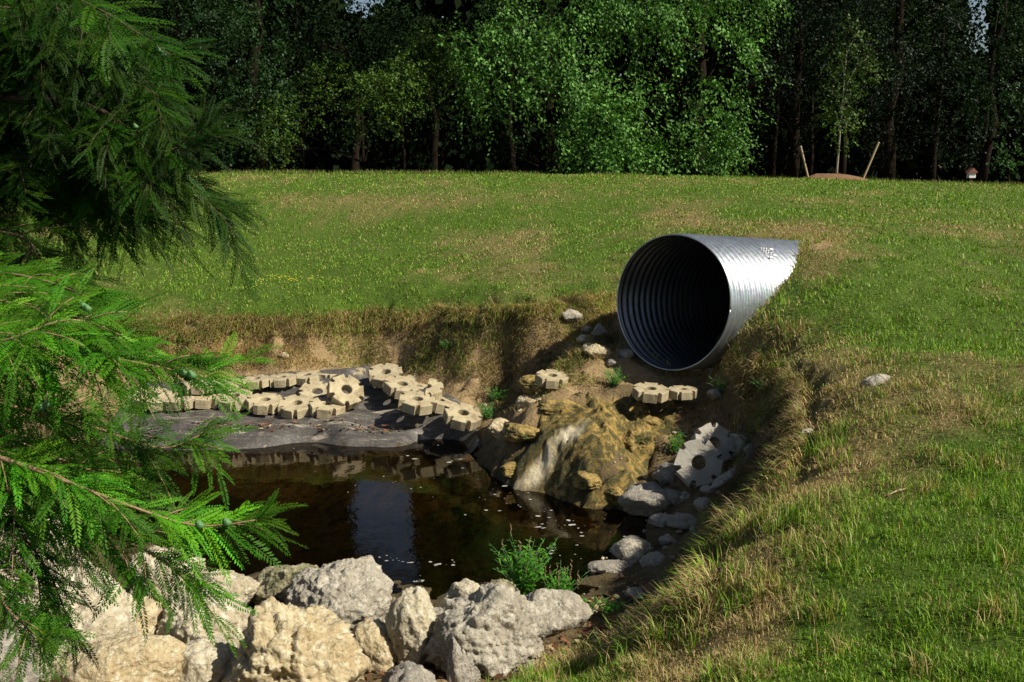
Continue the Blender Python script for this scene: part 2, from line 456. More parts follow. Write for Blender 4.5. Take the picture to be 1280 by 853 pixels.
# relief
lump = fbm(XX * 1.3, YY * 1.3, o=5, s=21)
rough = fbm(XX * 6, YY * 6, o=5, s=33)
gz = ZB + lump * 0.035 + basinf * rough * 0.075
gy_, gx_ = np.gradient(ZB, GY, GX)
slope = np.sqrt(gx_ ** 2 + gy_ ** 2)
steep = sstep(0.45, 1.1, slope) * near
gz += steep * fbm(XX * 9, YY * 9, ZB * 9, o=5, s=34, g=.65) * 0.11
lw = (1 - basinf) * near
gz += lw * (rough * 0.03 + fbm(XX * 3, YY * 3, o=4, s=35) * .03)
gz -= .13 * blurmask(inpoly(PXg, PYg, [(612,598),(632,562),(665,526),(700,503),(740,497),(800,500),(840,504),(838,525),(815,545),(822,562),(806,590),(776,608),(758,636),(700,640),(650,630),(622,612)]) & near, 3)
ZZ = gz
def hgt(x, y):
    ix = np.clip(np.searchsorted(GX, x) - 1, 0, len(GX) - 2); iy = np.clip(np.searchsorted(GY, y) - 1, 0, len(GY) - 2)
    fx = (x - GX[ix]) / (GX[ix + 1] - GX[ix]); fy = (y - GY[iy]) / (GY[iy + 1] - GY[iy])
    return (ZZ[iy, ix] * (1 - fx) * (1 - fy) + ZZ[iy, ix + 1] * fx * (1 - fy) + ZZ[iy + 1, ix] * (1 - fx) * fy + ZZ[iy + 1, ix + 1] * fx * fy)
def samp(Ff, x, y):
    ix = np.clip(np.searchsorted(GX, x) - 1, 0, len(GX) - 2); iy = np.clip(np.searchsorted(GY, y) - 1, 0, len(GY) - 2)
    return Ff[iy, ix]
def hz(x, y): return float(hgt(np.array([x]), np.array([y]))[0])

# dryness of the lawn (px, py, rx, ry, weight)
DRY = [(460,425,260,30,.9),(640,400,90,22,.7),(600,305,90,16,.55),(850,272,60,14,.6),(1010,290,60,18,1.0),(1030,330,40,30,.7),(940,420,50,25,.6),
       (1060,500,150,75,.75),(980,600,90,60,.8),(880,800,110,60,1.1),(950,720,70,80,.9),(1080,600,140,60,.6),(720,280,60,12,.3),
       (1150,290,120,14,.35),(1040,450,60,40,.6),(1240,365,50,12,.5),(1240,500,90,60,.5),(1180,650,60,30,.5),(1060,700,50,40,.5),(1120,840,70,20,.5),(1230,420,60,14,.4),(400,250,120,8,.4),(520,350,70,10,.4),(800,400,60,60,.5),(560,290,40,8,.3),(830,850,90,40,1.0)]
GRN = [(1180,720,140,120,.9),(1250,600,70,60,.8),(1150,400,100,60,.5),(300,350,200,60,.6),(1240,800,90,80,.9),(460,360,120,20,.5),(1080,820,100,50,.3)]
dry = np.zeros_like(ZB)
for a, b, c, d, w in DRY: dry += w * np.exp(-(((PXg - a) / c) ** 2 + ((PYg - b) / d) ** 2))
for a, b, c, d, w in GRN: dry -= w * np.exp(-(((PXg - a) / c) ** 2 + ((PYg - b) / d) ** 2))
dry += 0.06 * (YY < 13) + 0.02 + 1.15 * fbm(XX * 0.7, YY * 0.5, o=6, s=61, g=0.7) + 0.35 * fbm(XX * 5, YY * 5, o=3, s=71)
dry = np.clip(dry, 0, 1)
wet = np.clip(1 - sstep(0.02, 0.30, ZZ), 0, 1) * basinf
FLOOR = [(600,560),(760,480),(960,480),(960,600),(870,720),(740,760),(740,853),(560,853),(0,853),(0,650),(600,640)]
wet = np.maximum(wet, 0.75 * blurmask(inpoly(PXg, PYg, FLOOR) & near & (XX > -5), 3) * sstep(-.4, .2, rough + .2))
shallow_band = blurmask(inpoly(PXg + jx * 2, PYg + jy, [(200,598),(420,590),(600,606),(760,636),(770,668),(690,676),(560,655),(400,628),(200,622)]) & near, 6)  # lighter bed colour painted in to read as sunlit shallows
wet = wet * (1 - .75 * shallow_band * (ZZ < 0))
grassm = np.clip(1 - basinf, 0, 1) * (1 - .95 * np.exp(-(((PXg + jx - 1018) / 26) ** 2 + ((PYg - 306) / 9) ** 2) ** 2))
forest = sstep(29, 32, YY)
grassm = grassm * (1 - forest); wet = np.maximum(wet, forest)
nv = XX.size; ny, nx = XX.shape
V = np.stack([XX.ravel(), YY.ravel(), ZZ.ravel()], 1)
# the soil does not enter the culvert
_az, _ti = math.radians(45), math.radians(5.5)
PAX = np.array([math.sin(_az) * math.cos(_ti), math.cos(_az) * math.cos(_ti), -math.sin(_ti)])
PM0 = np.array(aty(839, 378, 9.72))
def inpipe(V, rad=.652):
    q = V - PM0; t = q @ PAX; rr = np.linalg.norm(q - t[:, None] * PAX, axis=1)
    return (rr < rad) & (t > .0) & (t < 5.1)
idx = np.arange(nv).reshape(ny, nx)
Q = np.stack([idx[:-1, :-1], idx[:-1, 1:], idx[1:, 1:], idx[1:, :-1]], -1).reshape(-1, 4)
Q = Q[~inpipe(V, .663)[Q].any(1)]
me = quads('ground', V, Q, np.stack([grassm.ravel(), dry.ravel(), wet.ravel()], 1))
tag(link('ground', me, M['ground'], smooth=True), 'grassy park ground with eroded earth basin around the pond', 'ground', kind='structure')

# ------------------------------------------------------------------ water
wp = []
me = quads('water', [(-30, 5, 0), (2.2, 5, 0), (2.2, 11.6, 0), (-30, 11.6, 0)], [[0, 1, 2, 3]])
tag(link('water', me, M['water']), 'still dark brown pond water', 'pond', kind='structure')

# foam flecks
def foam():
    V = []; Fc = []
    spots = [(500,700,14,.5),(560,705,10,.3),(660,640,35,.8),(690,655,20,.5),(540,575,60,.5),(470,600,60,.3),(480,740,20,.4),(520,730,20,.6),(720,650,30,.4),(740,690,40,.7),
             (600,590,50,.5),(420,575,60,.3),(640,620,30,.4),(700,690,20,.3)]
    for a, b, r, w in spots:
        for _ in range(int(16 * w) + 2):
            px = random.gauss(a, r); py = random.gauss(b, r * 0.28)
            x, y, _z = at(px, py, 0)
            if hz(x, y) > -0.02: continue
            L = random.choice([.006, .008, .012, .018, .034]) * random.uniform(.7, 1.4); k = random.randint(6, 9); base = len(V)
            ang0 = random.uniform(0, 6.28); sx = random.uniform(.25, .6)
            for i in range(k):
                t = 6.283 * i / k; rr = L * random.uniform(.6, 1.1)
                u, v = rr * math.cos(t), rr * math.sin(t) * sx
                V.append((x + u * math.cos(ang0 * .2) - v * math.sin(ang0 * .2), y + v * 1.2 + u * .2, 0.003))
            Fc.append(tuple(range(base, base + k)))
    return pyobj('foam', V, Fc, M['foam'], None, False)
tag(foam(), 'pale foam flecks floating scattered on the dark pond', 'foam', kind='stuff')

# ------------------------------------------------------------------ mudstone outcrop
def outcrop():
    gx = np.arange(-1.2, 2.6, 0.02); gy = np.arange(7.6, 10.6, 0.02)
    X, Y = np.meshgrid(gx, gy); B = hbase(X, Y)
    px, py = proj(X, Y, B)
    OUT = [(598,598),(612,566),(645,524),(690,492),(730,484),(800,488),(850,498),(852,525),(830,545),(836,562),(820,590),(790,610),(770,648),(700,655),(640,640),(602,618)]
    m = inpoly(px + fbm(X * 4, Y * 4, o=3, s=2) * 10, py + fbm(X * 4, Y * 4, o=3, s=8) * 8, OUT).astype(float)
    m = blurmask(m, 8)
    big = fbm(X * 1.8, Y * 1.8, o=3, s=44); med = fbm(X * 5, Y * 5, o=5, s=45); fine = fbm(X * 18, Y * 18, o=4, s=46)
    rid = 1 - np.abs(fbm(X * 2.6 + Y * 1.2, Y * 2.2 - X * .8, o=4, s=47)) * 2
    crag = fbm(X * 9 + Y * 3, Y * 5 - X * 2, o=5, s=48, g=.65)
    z = B - 0.11 + m * (0.08 + 0.03 * big + 0.05 * med + 0.05 * rid + .07 * crag + .05 * np.abs(crag)) + fine * 0.03
    def blob(a, b, c, d, ang=0.0):
        u = (px - a) * math.cos(ang) + (py - b) * math.sin(ang); v = -(px - a) * math.sin(ang) + (py - b) * math.cos(ang)
        return np.exp(-((u / c) ** 2 + (v / d) ** 2))
    z += m * (0.06 * blob(680, 585, 42, 16, -.75) + 0.07 * blob(720, 535, 45, 16, -.5) + .07 * blob(800, 545, 16, 14) - 0.10 * blob(765, 570, 60, 13, -.9) - .05 * blob(655, 545, 50, 8, -.8)) - .05 * m
    white = np.clip((blob(668, 592, 34, 13, -.75) * 1.8 + blob(716, 541, 24, 9, -.6) * 1.5) * (1 + crag * .8) - .35, 0, 1)
    moss = np.clip(blob(640, 560, 60, 26, -.8) * 1.3 + blob(740, 600, 40, 22, -.6) * 1.1 + blob(640, 600, 30, 20) * .5 + fbm(X * 3, Y * 3, o=4, s=50) * .5 - .2, 0, 1)
    shade = np.clip((0.05 - z) * 12, 0, 1)  # darkens the rock near and below water level
    idx = np.arange(X.size).reshape(X.shape)
    keep = (m[:-1, :-1] > 0.02)
    Q = np.stack([idx[:-1, :-1], idx[:-1, 1:], idx[1:, 1:], idx[1:, :-1]], -1)[keep]
    used = np.unique(Q); remap = -np.ones(X.size, int); remap[used] = np.arange(len(used))
    V = np.stack([X.ravel(), Y.ravel(), z.ravel()], 1)[used]
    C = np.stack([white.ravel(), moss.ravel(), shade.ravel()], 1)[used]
    # skirt closing the slab below ground
    V2 = V.copy(); V2[:, 2] -= 0.6
    n = len(V); Q = remap[Q]
    ec = {}
    for q in Q:
        for i in range(4):
            a, b = int(q[i]), int(q[(i + 1) % 4]); k = (min(a, b), max(a, b))
            ec[k] = None if k in ec else (a, b)
    side = [(b, a, a + n, b + n) for v in ec.values() if v for a, b in [v]]
    allQ = np.concatenate([Q, np.array(side, int), Q[:, ::-1] + n])
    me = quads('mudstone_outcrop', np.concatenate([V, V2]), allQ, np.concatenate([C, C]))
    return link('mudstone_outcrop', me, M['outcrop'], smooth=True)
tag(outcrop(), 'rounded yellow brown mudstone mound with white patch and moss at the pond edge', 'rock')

# ------------------------------------------------------------------ rocks
def rock_mesh(name, size, seed, sub=5, ncut=14, rough=0.07, sharp=0.0):
    rr = np.random.default_rng(seed)
    bm = bmesh.new(); bmesh.ops.create_icosphere(bm, subdivisions=sub, radius=1)
    me = bpy.data.meshes.new(name); bm.to_mesh(me); bm.free()
    n = len(me.vertices); v = np.empty(n * 3); me.vertices.foreach_get('co', v); v = v.reshape(-1, 3)
    nrm = rr.normal(size=(ncut, 3)); nrm /= np.linalg.norm(nrm, axis=1)[:, None]
    d = rr.uniform(0.66, 0.95, ncut)
    dots = v @ nrm.T
    rad = np.full(n, 1.06)
    cand = np.where(dots > 0.05, d / np.maximum(dots, 0.05), 9.0)
    allr = np.concatenate([cand, rad[:, None]], 1)
    k = 22.0
    r = -np.log(np.exp(-k * allr).sum(1)) / k
    v = v * r[:, None]
    o = rr.uniform(-50, 50, 3)
    w = v + o
    f1 = fbm(w[:, 0] * 1.6, w[:, 1] * 1.6, w[:, 2] * 1.6, 3, seed)
    f2 = fbm(w[:, 0] * 4.5, w[:, 1] * 4.5, w[:, 2] * 4.5, 5, seed + 3, .6)
    f3 = 1 - np.abs(fbm(w[:, 0] * 3.2, w[:, 1] * 3.2, w[:, 2] * 3.2, 3, seed + 7)) * 2
    f4 = fbm(w[:, 0] * 15, w[:, 1] * 15, w[:, 2] * 15, 3, seed + 13, .7)
    dirn = v / np.linalg.norm(v, axis=1)[:, None]
    v = v + dirn * (f1 * rough * 1.6 + f2 * rough * 2.0 + (f3 - .6) * rough * 0.7 + f4 * rough * .7)[:, None]
    v = (v - (v.max(0) + v.min(0)) / 2) / ((v.max(0) - v.min(0)) / 2)
    v = v * np.array(size)
    me.vertices.foreach_set('co', v.ravel()); me.update()
    return me

def boulder(bb, y, mat, label, seed, depth=1.0, rough=0.07, rot=0.0, name='boulder', cat='boulder', group=None, sub=5, tilt=0.0):
    x0, y0, x1, y1 = bb
    cx, cy = (x0 + x1) / 2, (y0 + y1) / 2
    c = aty(cx, cy, y)
    dist = math.sqrt(y * y + c[0] ** 2 + (c[2] - H) ** 2)
    hw = (x1 - x0) / 2 / F * dist * 1.04; hh = (y1 - y0) / 2 / F * dist * 1.06
    me = rock_mesh(name, (hw, min(hw, hh) * depth * 1.1, hh), seed, sub, rough=rough)
    o = link(name, me, M[mat], smooth=True)
    o.location = c; o.rotation_euler = (math.radians(-12), tilt, rot)
    tag(o, label, cat, group)
    return o

G1 = 'boulders lining the near edge of the pond'
BL = [
 ((-40,640,95,775),5.6,'pale_rock','large pale boulder at the left edge behind the cypress branch',1,1.0,.06,.2),
 ((25,712,166,870),5.15,'pale_rock','big pale speckled boulder under the hanging cypress twigs',2,1.0,.06,-.1),
 ((-30,800,60,900),4.8,'shade_rock','dark shaded boulder in the bottom left corner',16,1.0,.07,0),
 ((72,800,222,905),4.75,'cream_rock','low cream boulder with flat sunlit top at the bottom left',3,1.0,.05,.1),
 ((150,748,226,820),5.35,'cream_rock','small leaning cream boulder left of the rounded one',4,.9,.07,.5),
 ((203,742,316,835),5.25,'pale_rock','rounded boulder with ridged grey left face and bright right face',5,1.0,.07,-.2),
 ((165,690,255,765),6.1,'pale_rock','pitted grey beige boulder at the waterline below the lowest cypress tips',6,1.0,.10,.0),
 ((236,712,322,768),6.0,'pale_rock','pale low boulder at the waterline left of the mossy one',17,1.0,.08,.3),
 ((214,806,292,900),4.85,'pale_rock','small pale boulder cut by the bottom of the frame beside the honey coloured one',7,1.0,.08,0),
 ((286,752,455,905),4.85,'cream_rock','largest honey coloured boulder full of pebbly pits',8,1.0,.09,.1),
 ((365,704,488,805),5.7,'grey_rock','grey topped boulder behind the honey coloured one',9,1.0,.07,-.2),
 ((316,706,425,770),6.1,'mossy_rock','long mossy boulder at the waterline with pale top edge',10,1.0,.07,.1),
 ((440,776,502,850),5.3,'cream_rock','shaded tan boulder wedged behind the narrow upright one',11,1.0,.07,.4),
 ((485,738,547,845),5.3,'pale_rock','narrow upright pale boulder standing on end',12,1.1,.08,.2),
 ((530,732,680,852),5.2,'grey_rock','wide rugged grey boulder at the right end of the row',13,.95,.10,.0),
 ((652,738,738,800),5.75,'grey_rock','flat grey brown stone right of the rugged grey boulder',14,.9,.05,.2),
 ((555,726,612,770),6.0,'pale_rock','small rounded pale stone peeking above the rugged grey boulder on the left',15,1.0,.08,.0),
 ((604,726,652,768),5.95,'mossy_rock','knobbly stone peeking above the rugged grey boulder on the right',18,1.0,.1,.5),
 ((455,835,545,930),4.7,'shade_rock','brown rock low between the upright and the rugged boulder at the frame bottom',21,1,.08,.3),
 ((222,800,300,870),5.0,'grey_rock','grey stone half hidden behind the small pale boulder at the bottom',22,1,.08,.6),
 ((560,800,600,905),4.9,'shade_rock','dark sunken stone below the rugged grey boulder',19,1,.08,0),
]
for b in BL:
    boulder(b[0], b[1], b[2], b[3], b[4], b[5], b[6], b[7], group=G1, sub=6 if (b[0][2]-b[0][0]) > 90 else 5)

def stone(px, py, rpx, mat, label, seed, flat_=.7, grp=None, wide=1.2, rot=0., z=None, name='rock', sub=4, yy=None, tilt=0.):
    # sits on the ground where the sight line through px,py meets it
    d = ray(px, py); lo = 3.0; c = None
    t = np.linspace(3, 30, 2700); X, Y, Z = d[0]*t, d[1]*t, H + d[2]*t
    g = hgt(X, Y); k = np.argmax(Z <= g)
    if Z[k] > g[k]: k = 1000
    x, y, zz = X[k], Y[k], g[k]
    r = rpx / F * t[k]
    me = rock_mesh(name, (r * wide, r, r * flat_), seed, sub)
    o = link(name, me, M[mat], smooth=True)
    o.location = (x, y, zz + r * flat_ * .25); o.rotation_euler = (0, tilt, rot)
    tag(o, label, 'rock', grp)
    return o
G2 = 'rocks on the slope left of the pipe mouth'
for i, a in enumerate([
 (715,398,13,'grey_rock','grey stone in the shadow left of the pipe mouth, highest of the scatter',.7,1.1),
 (735,414,8,'grey_rock','small grey stone just below the highest one left of the pipe',.7,1.1),
 (750,421,11,'shade_rock','upright dark grey stone beside the left rim of the pipe',1.2,.7),
 (731,428,9,'pale_rock','pale chunk at the top of the stone trail left of the pipe',.8,1.1),
 (747,443,15,'cream_rock','largest cream stone of the trail down from the pipe',.7,1.2),
 (737,436,8,'cream_rock','small cream stone touching the largest one of the trail',.7,1.2),
 (783,445,10,'shade_rock','dark stone tucked under the lower left rim of the pipe',.7,1.2),
 (765,455,8,'shade_rock','small shaded stone beside the leafy plant under the pipe',.7,1.2)]):
    stone(a[0], a[1], a[2], a[3], a[4], 100 + i, a[5], G2, a[6], rot=i * .7)
G3 = 'broken rocks along the shaded right shore'
for i, a in enumerate([
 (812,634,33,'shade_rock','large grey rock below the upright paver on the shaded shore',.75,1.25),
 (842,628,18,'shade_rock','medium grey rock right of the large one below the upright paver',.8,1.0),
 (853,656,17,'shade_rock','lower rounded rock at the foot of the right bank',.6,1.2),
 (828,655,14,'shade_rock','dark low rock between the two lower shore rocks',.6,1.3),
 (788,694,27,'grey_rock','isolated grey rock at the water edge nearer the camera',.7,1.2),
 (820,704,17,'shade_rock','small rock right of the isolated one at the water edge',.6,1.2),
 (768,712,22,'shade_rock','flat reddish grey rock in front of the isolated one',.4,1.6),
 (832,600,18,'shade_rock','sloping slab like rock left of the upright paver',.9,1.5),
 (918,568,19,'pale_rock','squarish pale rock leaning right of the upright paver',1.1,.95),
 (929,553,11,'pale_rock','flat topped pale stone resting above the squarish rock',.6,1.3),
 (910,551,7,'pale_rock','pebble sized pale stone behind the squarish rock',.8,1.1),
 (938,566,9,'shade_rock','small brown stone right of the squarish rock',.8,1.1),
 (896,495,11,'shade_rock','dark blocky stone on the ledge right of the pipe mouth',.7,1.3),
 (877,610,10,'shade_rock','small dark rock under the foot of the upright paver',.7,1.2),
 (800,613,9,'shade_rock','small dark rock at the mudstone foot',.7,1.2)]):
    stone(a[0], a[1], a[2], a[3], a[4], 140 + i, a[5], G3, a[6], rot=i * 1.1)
for i, a in enumerate([(905,640,10,'shade_rock','small rock on the right bank below the thin concrete shard',.7,1.2),(880,632,12,'grey_rock','grey rock among the rubble between bank and lower shore rock',.7,1.3),(872,668,9,'shade_rock','dark stone at the grass edge above the isolated rock',.7,1.2),
        (835,678,10,'shade_rock','brown stone between the lower shore rocks and the isolated rock',.7,1.3),(925,592,10,'shade_rock','stone beside the thin concrete shard on the right bank',.8,1.1),(855,622,9,'pale_rock','pale chunk beside the medium grey shore rock',.7,1.2),
        (795,745,11,'shade_rock','half buried stone in the dirt right of the bushy weed',.5,1.5)]):
    stone(a[0], a[1], a[2], a[3], a[4], 230 + i, a[5], G3, a[6], rot=i * .9)
stone(1093, 480, 14, 'grey_rock', 'lone tilted grey slab in the grass right of the pipe', 170, .5, None, 1.3, rot=.5, tilt=-.6)
stone(1012, 542, 9, 'pale_rock', 'small pale stone half buried in the dry grass at the ditch rim', 171, .5, None, 1.3)
stone(355, 446, 7, 'cream_rock', 'small yellow stone on the far bank above the left pavers', 172, .6, None, 1.2)
stone(745, 799, 6, 'pale_rock', 'white pebble in the shaded dirt right of the pond boulders', 173, .7, None, 1.1)
for i, a in enumerate([(792,556,22,'yellow mudstone lump with dark moss right of the white patch',.9,1.1),(815,536,15,'small ochre lump at the upper right of the mudstone mound',.8,1.2),(735,606,20,'mossy lump at the foot of the mudstone mound',.6,1.4),
        (650,548,20,'brown lump on the shaded left flank of the mudstone mound',.6,1.5),(700,512,18,'ochre lump near the top of the mudstone mound',.5,1.6),(640,588,14,'wet mossy lump at the left foot of the mudstone mound',.6,1.5),
        (768,620,14,'dark wet lump at the right foot of the mudstone mound',.6,1.4),(672,486,20,'tan soil crusted rock at the bank foot left of the mudstone mound',.6,1.4)]):
    stone(a[0], a[1], a[2], 'mud_rock', a[3], 190 + i, a[4], 'lumps of the mudstone mound', a[5], rot=i * .8, sub=5)
stone(660, 505, 12, 'cream_rock', 'tan lump at the upper left edge of the mudstone mound', 175, .7, None, 1.3)
stone(626, 540, 17, 'cream_rock', 'tan weathered rock between the liner and the mudstone mound', 174, .8, None, 1.0)

# ------------------------------------------------------------------ interlocking concrete pavers
def paver_mesh(seed=0, half=False):
    rr = random.Random(seed)
    ro, ri, hr, th = .208, .160, .060, .108
    out = []
    nt = 6
    for k in range(nt):
        a0 = 2 * math.pi * k / nt
        for da, r in ((-.435, ri), (-.385, ro * 1.0), (-.13, ro * .95), (.13, ro * .95), (.385, ro * 1.0), (.435, ri)):
            out.append((a0 + da, r * rr.uniform(.96, 1.02)))
    n = len(out)
    bm = bmesh.new()
    rings = []
    bev = .007
    spec = [('o', -th / 2, 0), ('o', th / 2 - bev, 0), ('o', th / 2, -bev), ('h', th / 2, bev), ('h', th / 2 - bev, 0), ('h', -th / 2, 0)]
    for kind, z, dr in spec:
        ring = []
        for a, r in out:
            q = (r + dr) if kind == 'o' else hr + dr
            ring.append(bm.verts.new((q * math.cos(a), q * math.sin(a), z + rr.uniform(-.001, .001))))
        rings.append(ring)
    for i in range(len(rings)):
        A_, B_ = rings[i], rings[(i + 1) % len(rings)]
        for k in range(n):
            k2 = (k + 1) % n
            bm.faces.new((A_[k], A_[k2], B_[k2], B_[k]))
    if half:
        bmesh.ops.bisect_plane(bm, geom=bm.verts[:] + bm.edges[:] + bm.faces[:], plane_co=(.01, 0, 0), plane_no=(-.95, .3, .1), clear_outer=True)
        bmesh.ops.holes_fill(bm, edges=[e for e in bm.edges if e.is_boundary])
    bmesh.ops.recalc_face_normals(bm, faces=bm.faces)
    me = bpy.data.meshes.new('paver'); bm.to_mesh(me); bm.free()
    return me
PM = [paver_mesh(s) for s in range(4)]; PH = paver_mesh(9, True)
GP = 'interlocking concrete pavers on the far bank'
def paver(px, py, z, rx, ry, rz, label, half=False, mat='block', grp=GP, sc=1.0, yy=None):
    me = (PH if half else PM[int(abs(px)) % 4]).copy()
    o = link('concrete_paver', me, M[mat])
    o.location = at(px, py, z) if yy is None else aty(px, py, yy)
    if rx < 25: o.location.z -= .015; rx += random.uniform(-5, 5); ry += random.uniform(-5, 5)
    o.rotation_euler = (math.radians(rx), math.radians(ry), math.radians(rz)); o.scale = (sc,) * 3
    tag(o, label, 'paver', grp)
    return o
tk = 12
paver(190,497,.36,tk,2,8,'paver of the front row mostly hidden behind the cypress sprays')
paver(226,498,.34,tk,-2,20,'paver of the front row just showing at the right of the cypress sprays')
paver(258,497,.33,tk,3,35,'paver of the front row third from its left end')
paver(293,498,.33,tk,0,10,'paver of the front row with its hole under the feathery branch tip')
paver(331,503,.31,tk-2,-3,28,'paver of the front row left of the middle of three round holes')
paver(371,507,.29,tk-2,2,5,'paver of the front row with the middle one of three round holes')
paver(409,508,.29,tk-2,0,30,'paver at the right end of the front row beneath the tilted one')
paver(432,490,.42,42,12,20,'paver tilted up to face the camera, above the right end of the front row')
paver(396,492,.33,20,-12,45,'paver half hidden behind the left of the tilted one')
for i, (a, b) in enumerate([(248,480),(284,477),(320,474),(352,472),(384,469),(412,466),(440,464)]):
    paver(a, b + 2, .46, 4, random.uniform(-4, 4), random.uniform(0, 60),
          ['leftmost paver of the upper row at the bank foot, behind cypress sprays', 'second paver from the left in the upper row at the bank foot',
           'third paver from the left in the upper row, before the bank of dry roots', 'middle paver of the upper row along the bank foot',
           'paver of the upper row below the dark gap in the root bank', 'second paver from the right in the upper row at the bank foot',
           'rightmost paver of the upper row where it meets the diagonal stack'][i], sc=.82)
paver(482,468,.53,tk,0,12,'topmost paver of the diagonal stack with dirt in its hole')
paver(502,483,.47,tk,3,40,'second paver down the diagonal stack with clean round hole')
paver(521,502,.40,tk,4,8,'third paver down the diagonal stack jutting over the liner')
paver(578,519,.30,tk+8,10,22,'lowest paver of the diagonal stack, dirt filled, beside the dark gap')
paver(548,503,.33,tk,8,50,'paver partly buried between the third and the lowest of the stack')
paver(524,480,.38,tk,-4,30,'paver sunk in soil behind the second one of the diagonal stack')
paver(532,486,.47,10,-3,15,'half paver standing at the right of the diagonal stack', half=True)
GPp = 'pavers on the ledge below the pipe'
paver(690,472,.80,5,0,30,'paver half buried in soil left of the leafy plant on the ledge', grp=GPp, sc=.8)
paver(813,489,.78,4,-2,22,'bright sunlit paver edge below the pipe mouth', grp=GPp, sc=.85)
paver(853,489,.77,4,4,40,'shaded paver right of the sunlit one below the pipe mouth', grp=GPp, sc=.7)
paver(873,580,.47,60,12,-14,'grey paver standing upright on the shaded shore with round hole facing the camera', grp=None, mat='block_grey', sc=1.0)
paver(891,556,.56,55,8,10,'grey paver leaning behind the top of the upright one', grp=None, mat='block_grey', sc=.9)

# broken slabs and blue scrap beside the upright paver
def slab(px, py, z, sx, sy, sz, rot, name, mat, label, cat, seed):
    bm = bmesh.new(); rr = random.Random(seed)
    n = 9; top = []; bot = []
    for k in range(n):
        a = 6.283 * k / n; r = rr.uniform(.75, 1.1)
        x, y = sx * r * math.cos(a), sy * r * math.sin(a)
        top.append(bm.verts.new((x, y, sz / 2 + rr.uniform(-.1, .1) * sz))); bot.append(bm.verts.new((x * 1.03, y * 1.03, -sz / 2)))
    bm.faces.new(top); bm.faces.new(bot[::-1])
    for k in range(n):
        k2 = (k + 1) % n; bm.faces.new((top[k2], top[k], bot[k], bot[k2]))
    bmesh.ops.recalc_face_normals(bm, faces=bm.faces)
    bmesh.ops.bevel(bm, geom=bm.edges[:], offset=min(sz * .2, .006), segments=1, affect='EDGES')
    me = bpy.data.meshes.new(name); bm.to_mesh(me); bm.free()
    o = link(name, me, M[mat]); o.location = at(px, py, z); o.rotation_euler = rot
    return tag(o, label, cat)
slab(908,597,.46,.17,.045,.03,(.5,-.55,.1),'broken_slab','block_grey','thin broken concrete shard leaning right of the upright paver','slab',1)
slab(885,612,.36,.07,.04,.03,(.6,.1,.3),'broken_slab','block_grey','short concrete fragment at the lower end of the thin shard','slab',2)
slab(940,572,.62,.13,.05,.03,(.5,-.5,.3),'broken_slab','shade_rock','dark broken slab behind the blue scrap at the ditch rim','slab',3)
slab(955,585,.66,.065,.022,.02,(.3,-.6,.2),'plastic_scrap','blue','small blue plastic scrap beside the dark broken slab','litter',4)

# ------------------------------------------------------------------ liner sheet
def liner():
    gx = np.arange(-4.3, 0.25, 0.02); gy = np.arange(9.7, 11.9, 0.02)
    X, Y = np.meshgrid(gx, gy); B = hbase(X, Y)
    px, py = proj(X, Y, B)
    OUT = [(60,576),(60,485),(250,478),(350,474),(470,462),(520,482),(575,505),(598,540),(600,566),(590,572),(330,574)]
    m = blurmask(inpoly(px, py, OUT), 4)
    wr = 1 - np.abs(fbm(X * 1.1 + Y * 1.6, Y * 4.2 - X * 1.4, o=3, s=80)) * 2.4
    wr2 = 1 - np.abs(fbm(X * 2.2 + Y * 2.6, Y * 7 - X * 2.4, o=3, s=83)) * 3
    off = sstep(-.02, .12, B)
    d = 0.03 + (0.03 * np.clip(wr, 0, 1) + .014 * np.clip(wr2, 0, 1)) * (.25 + .75 * off) + .008 * fbm(X * 6, Y * 6, o=3, s=81)
    # folded flap between the two paver rows
    ln = (py - (492 - (px - 280) * 0.11)) ; fl = np.exp(-(ln / 3.5) ** 2) * sstep(250, 300, px) * (1 - sstep(455, 480, px))
    ln2 = (py - (484 - (px - 280) * 0.085)); fl2 = np.exp(-(ln2 / 2.2) ** 2) * sstep(250, 300, px) * (1 - sstep(455, 480, px))
    z = np.maximum(B, B * .5 + .0) * 0 + B + d + fl * .06 + fl2 * .05
    z = z - (1 - sstep(.2, .8, m)) * .10
    idx = np.arange(X.size).reshape(X.shape); keep = m[:-1, :-1] > 0.05
    Q = np.stack([idx[:-1, :-1], idx[:-1, 1:], idx[1:, 1:], idx[1:, :-1]], -1)[keep]
    used = np.unique(Q); remap = -np.ones(X.size, int); remap[used] = np.arange(len(used))
    V = np.stack([X.ravel(), Y.ravel(), z.ravel()], 1)[used]
    me = quads('pond_liner', V, remap[Q])
    o = link('pond_liner', me, M['liner'], smooth=True)
    s = o.modifiers.new('t', 'SOLIDIFY'); s.thickness = .006; s.offset = -1
    return o
tag(liner(), 'wrinkled black fabric liner draped from under the pavers down into the pond', 'liner')

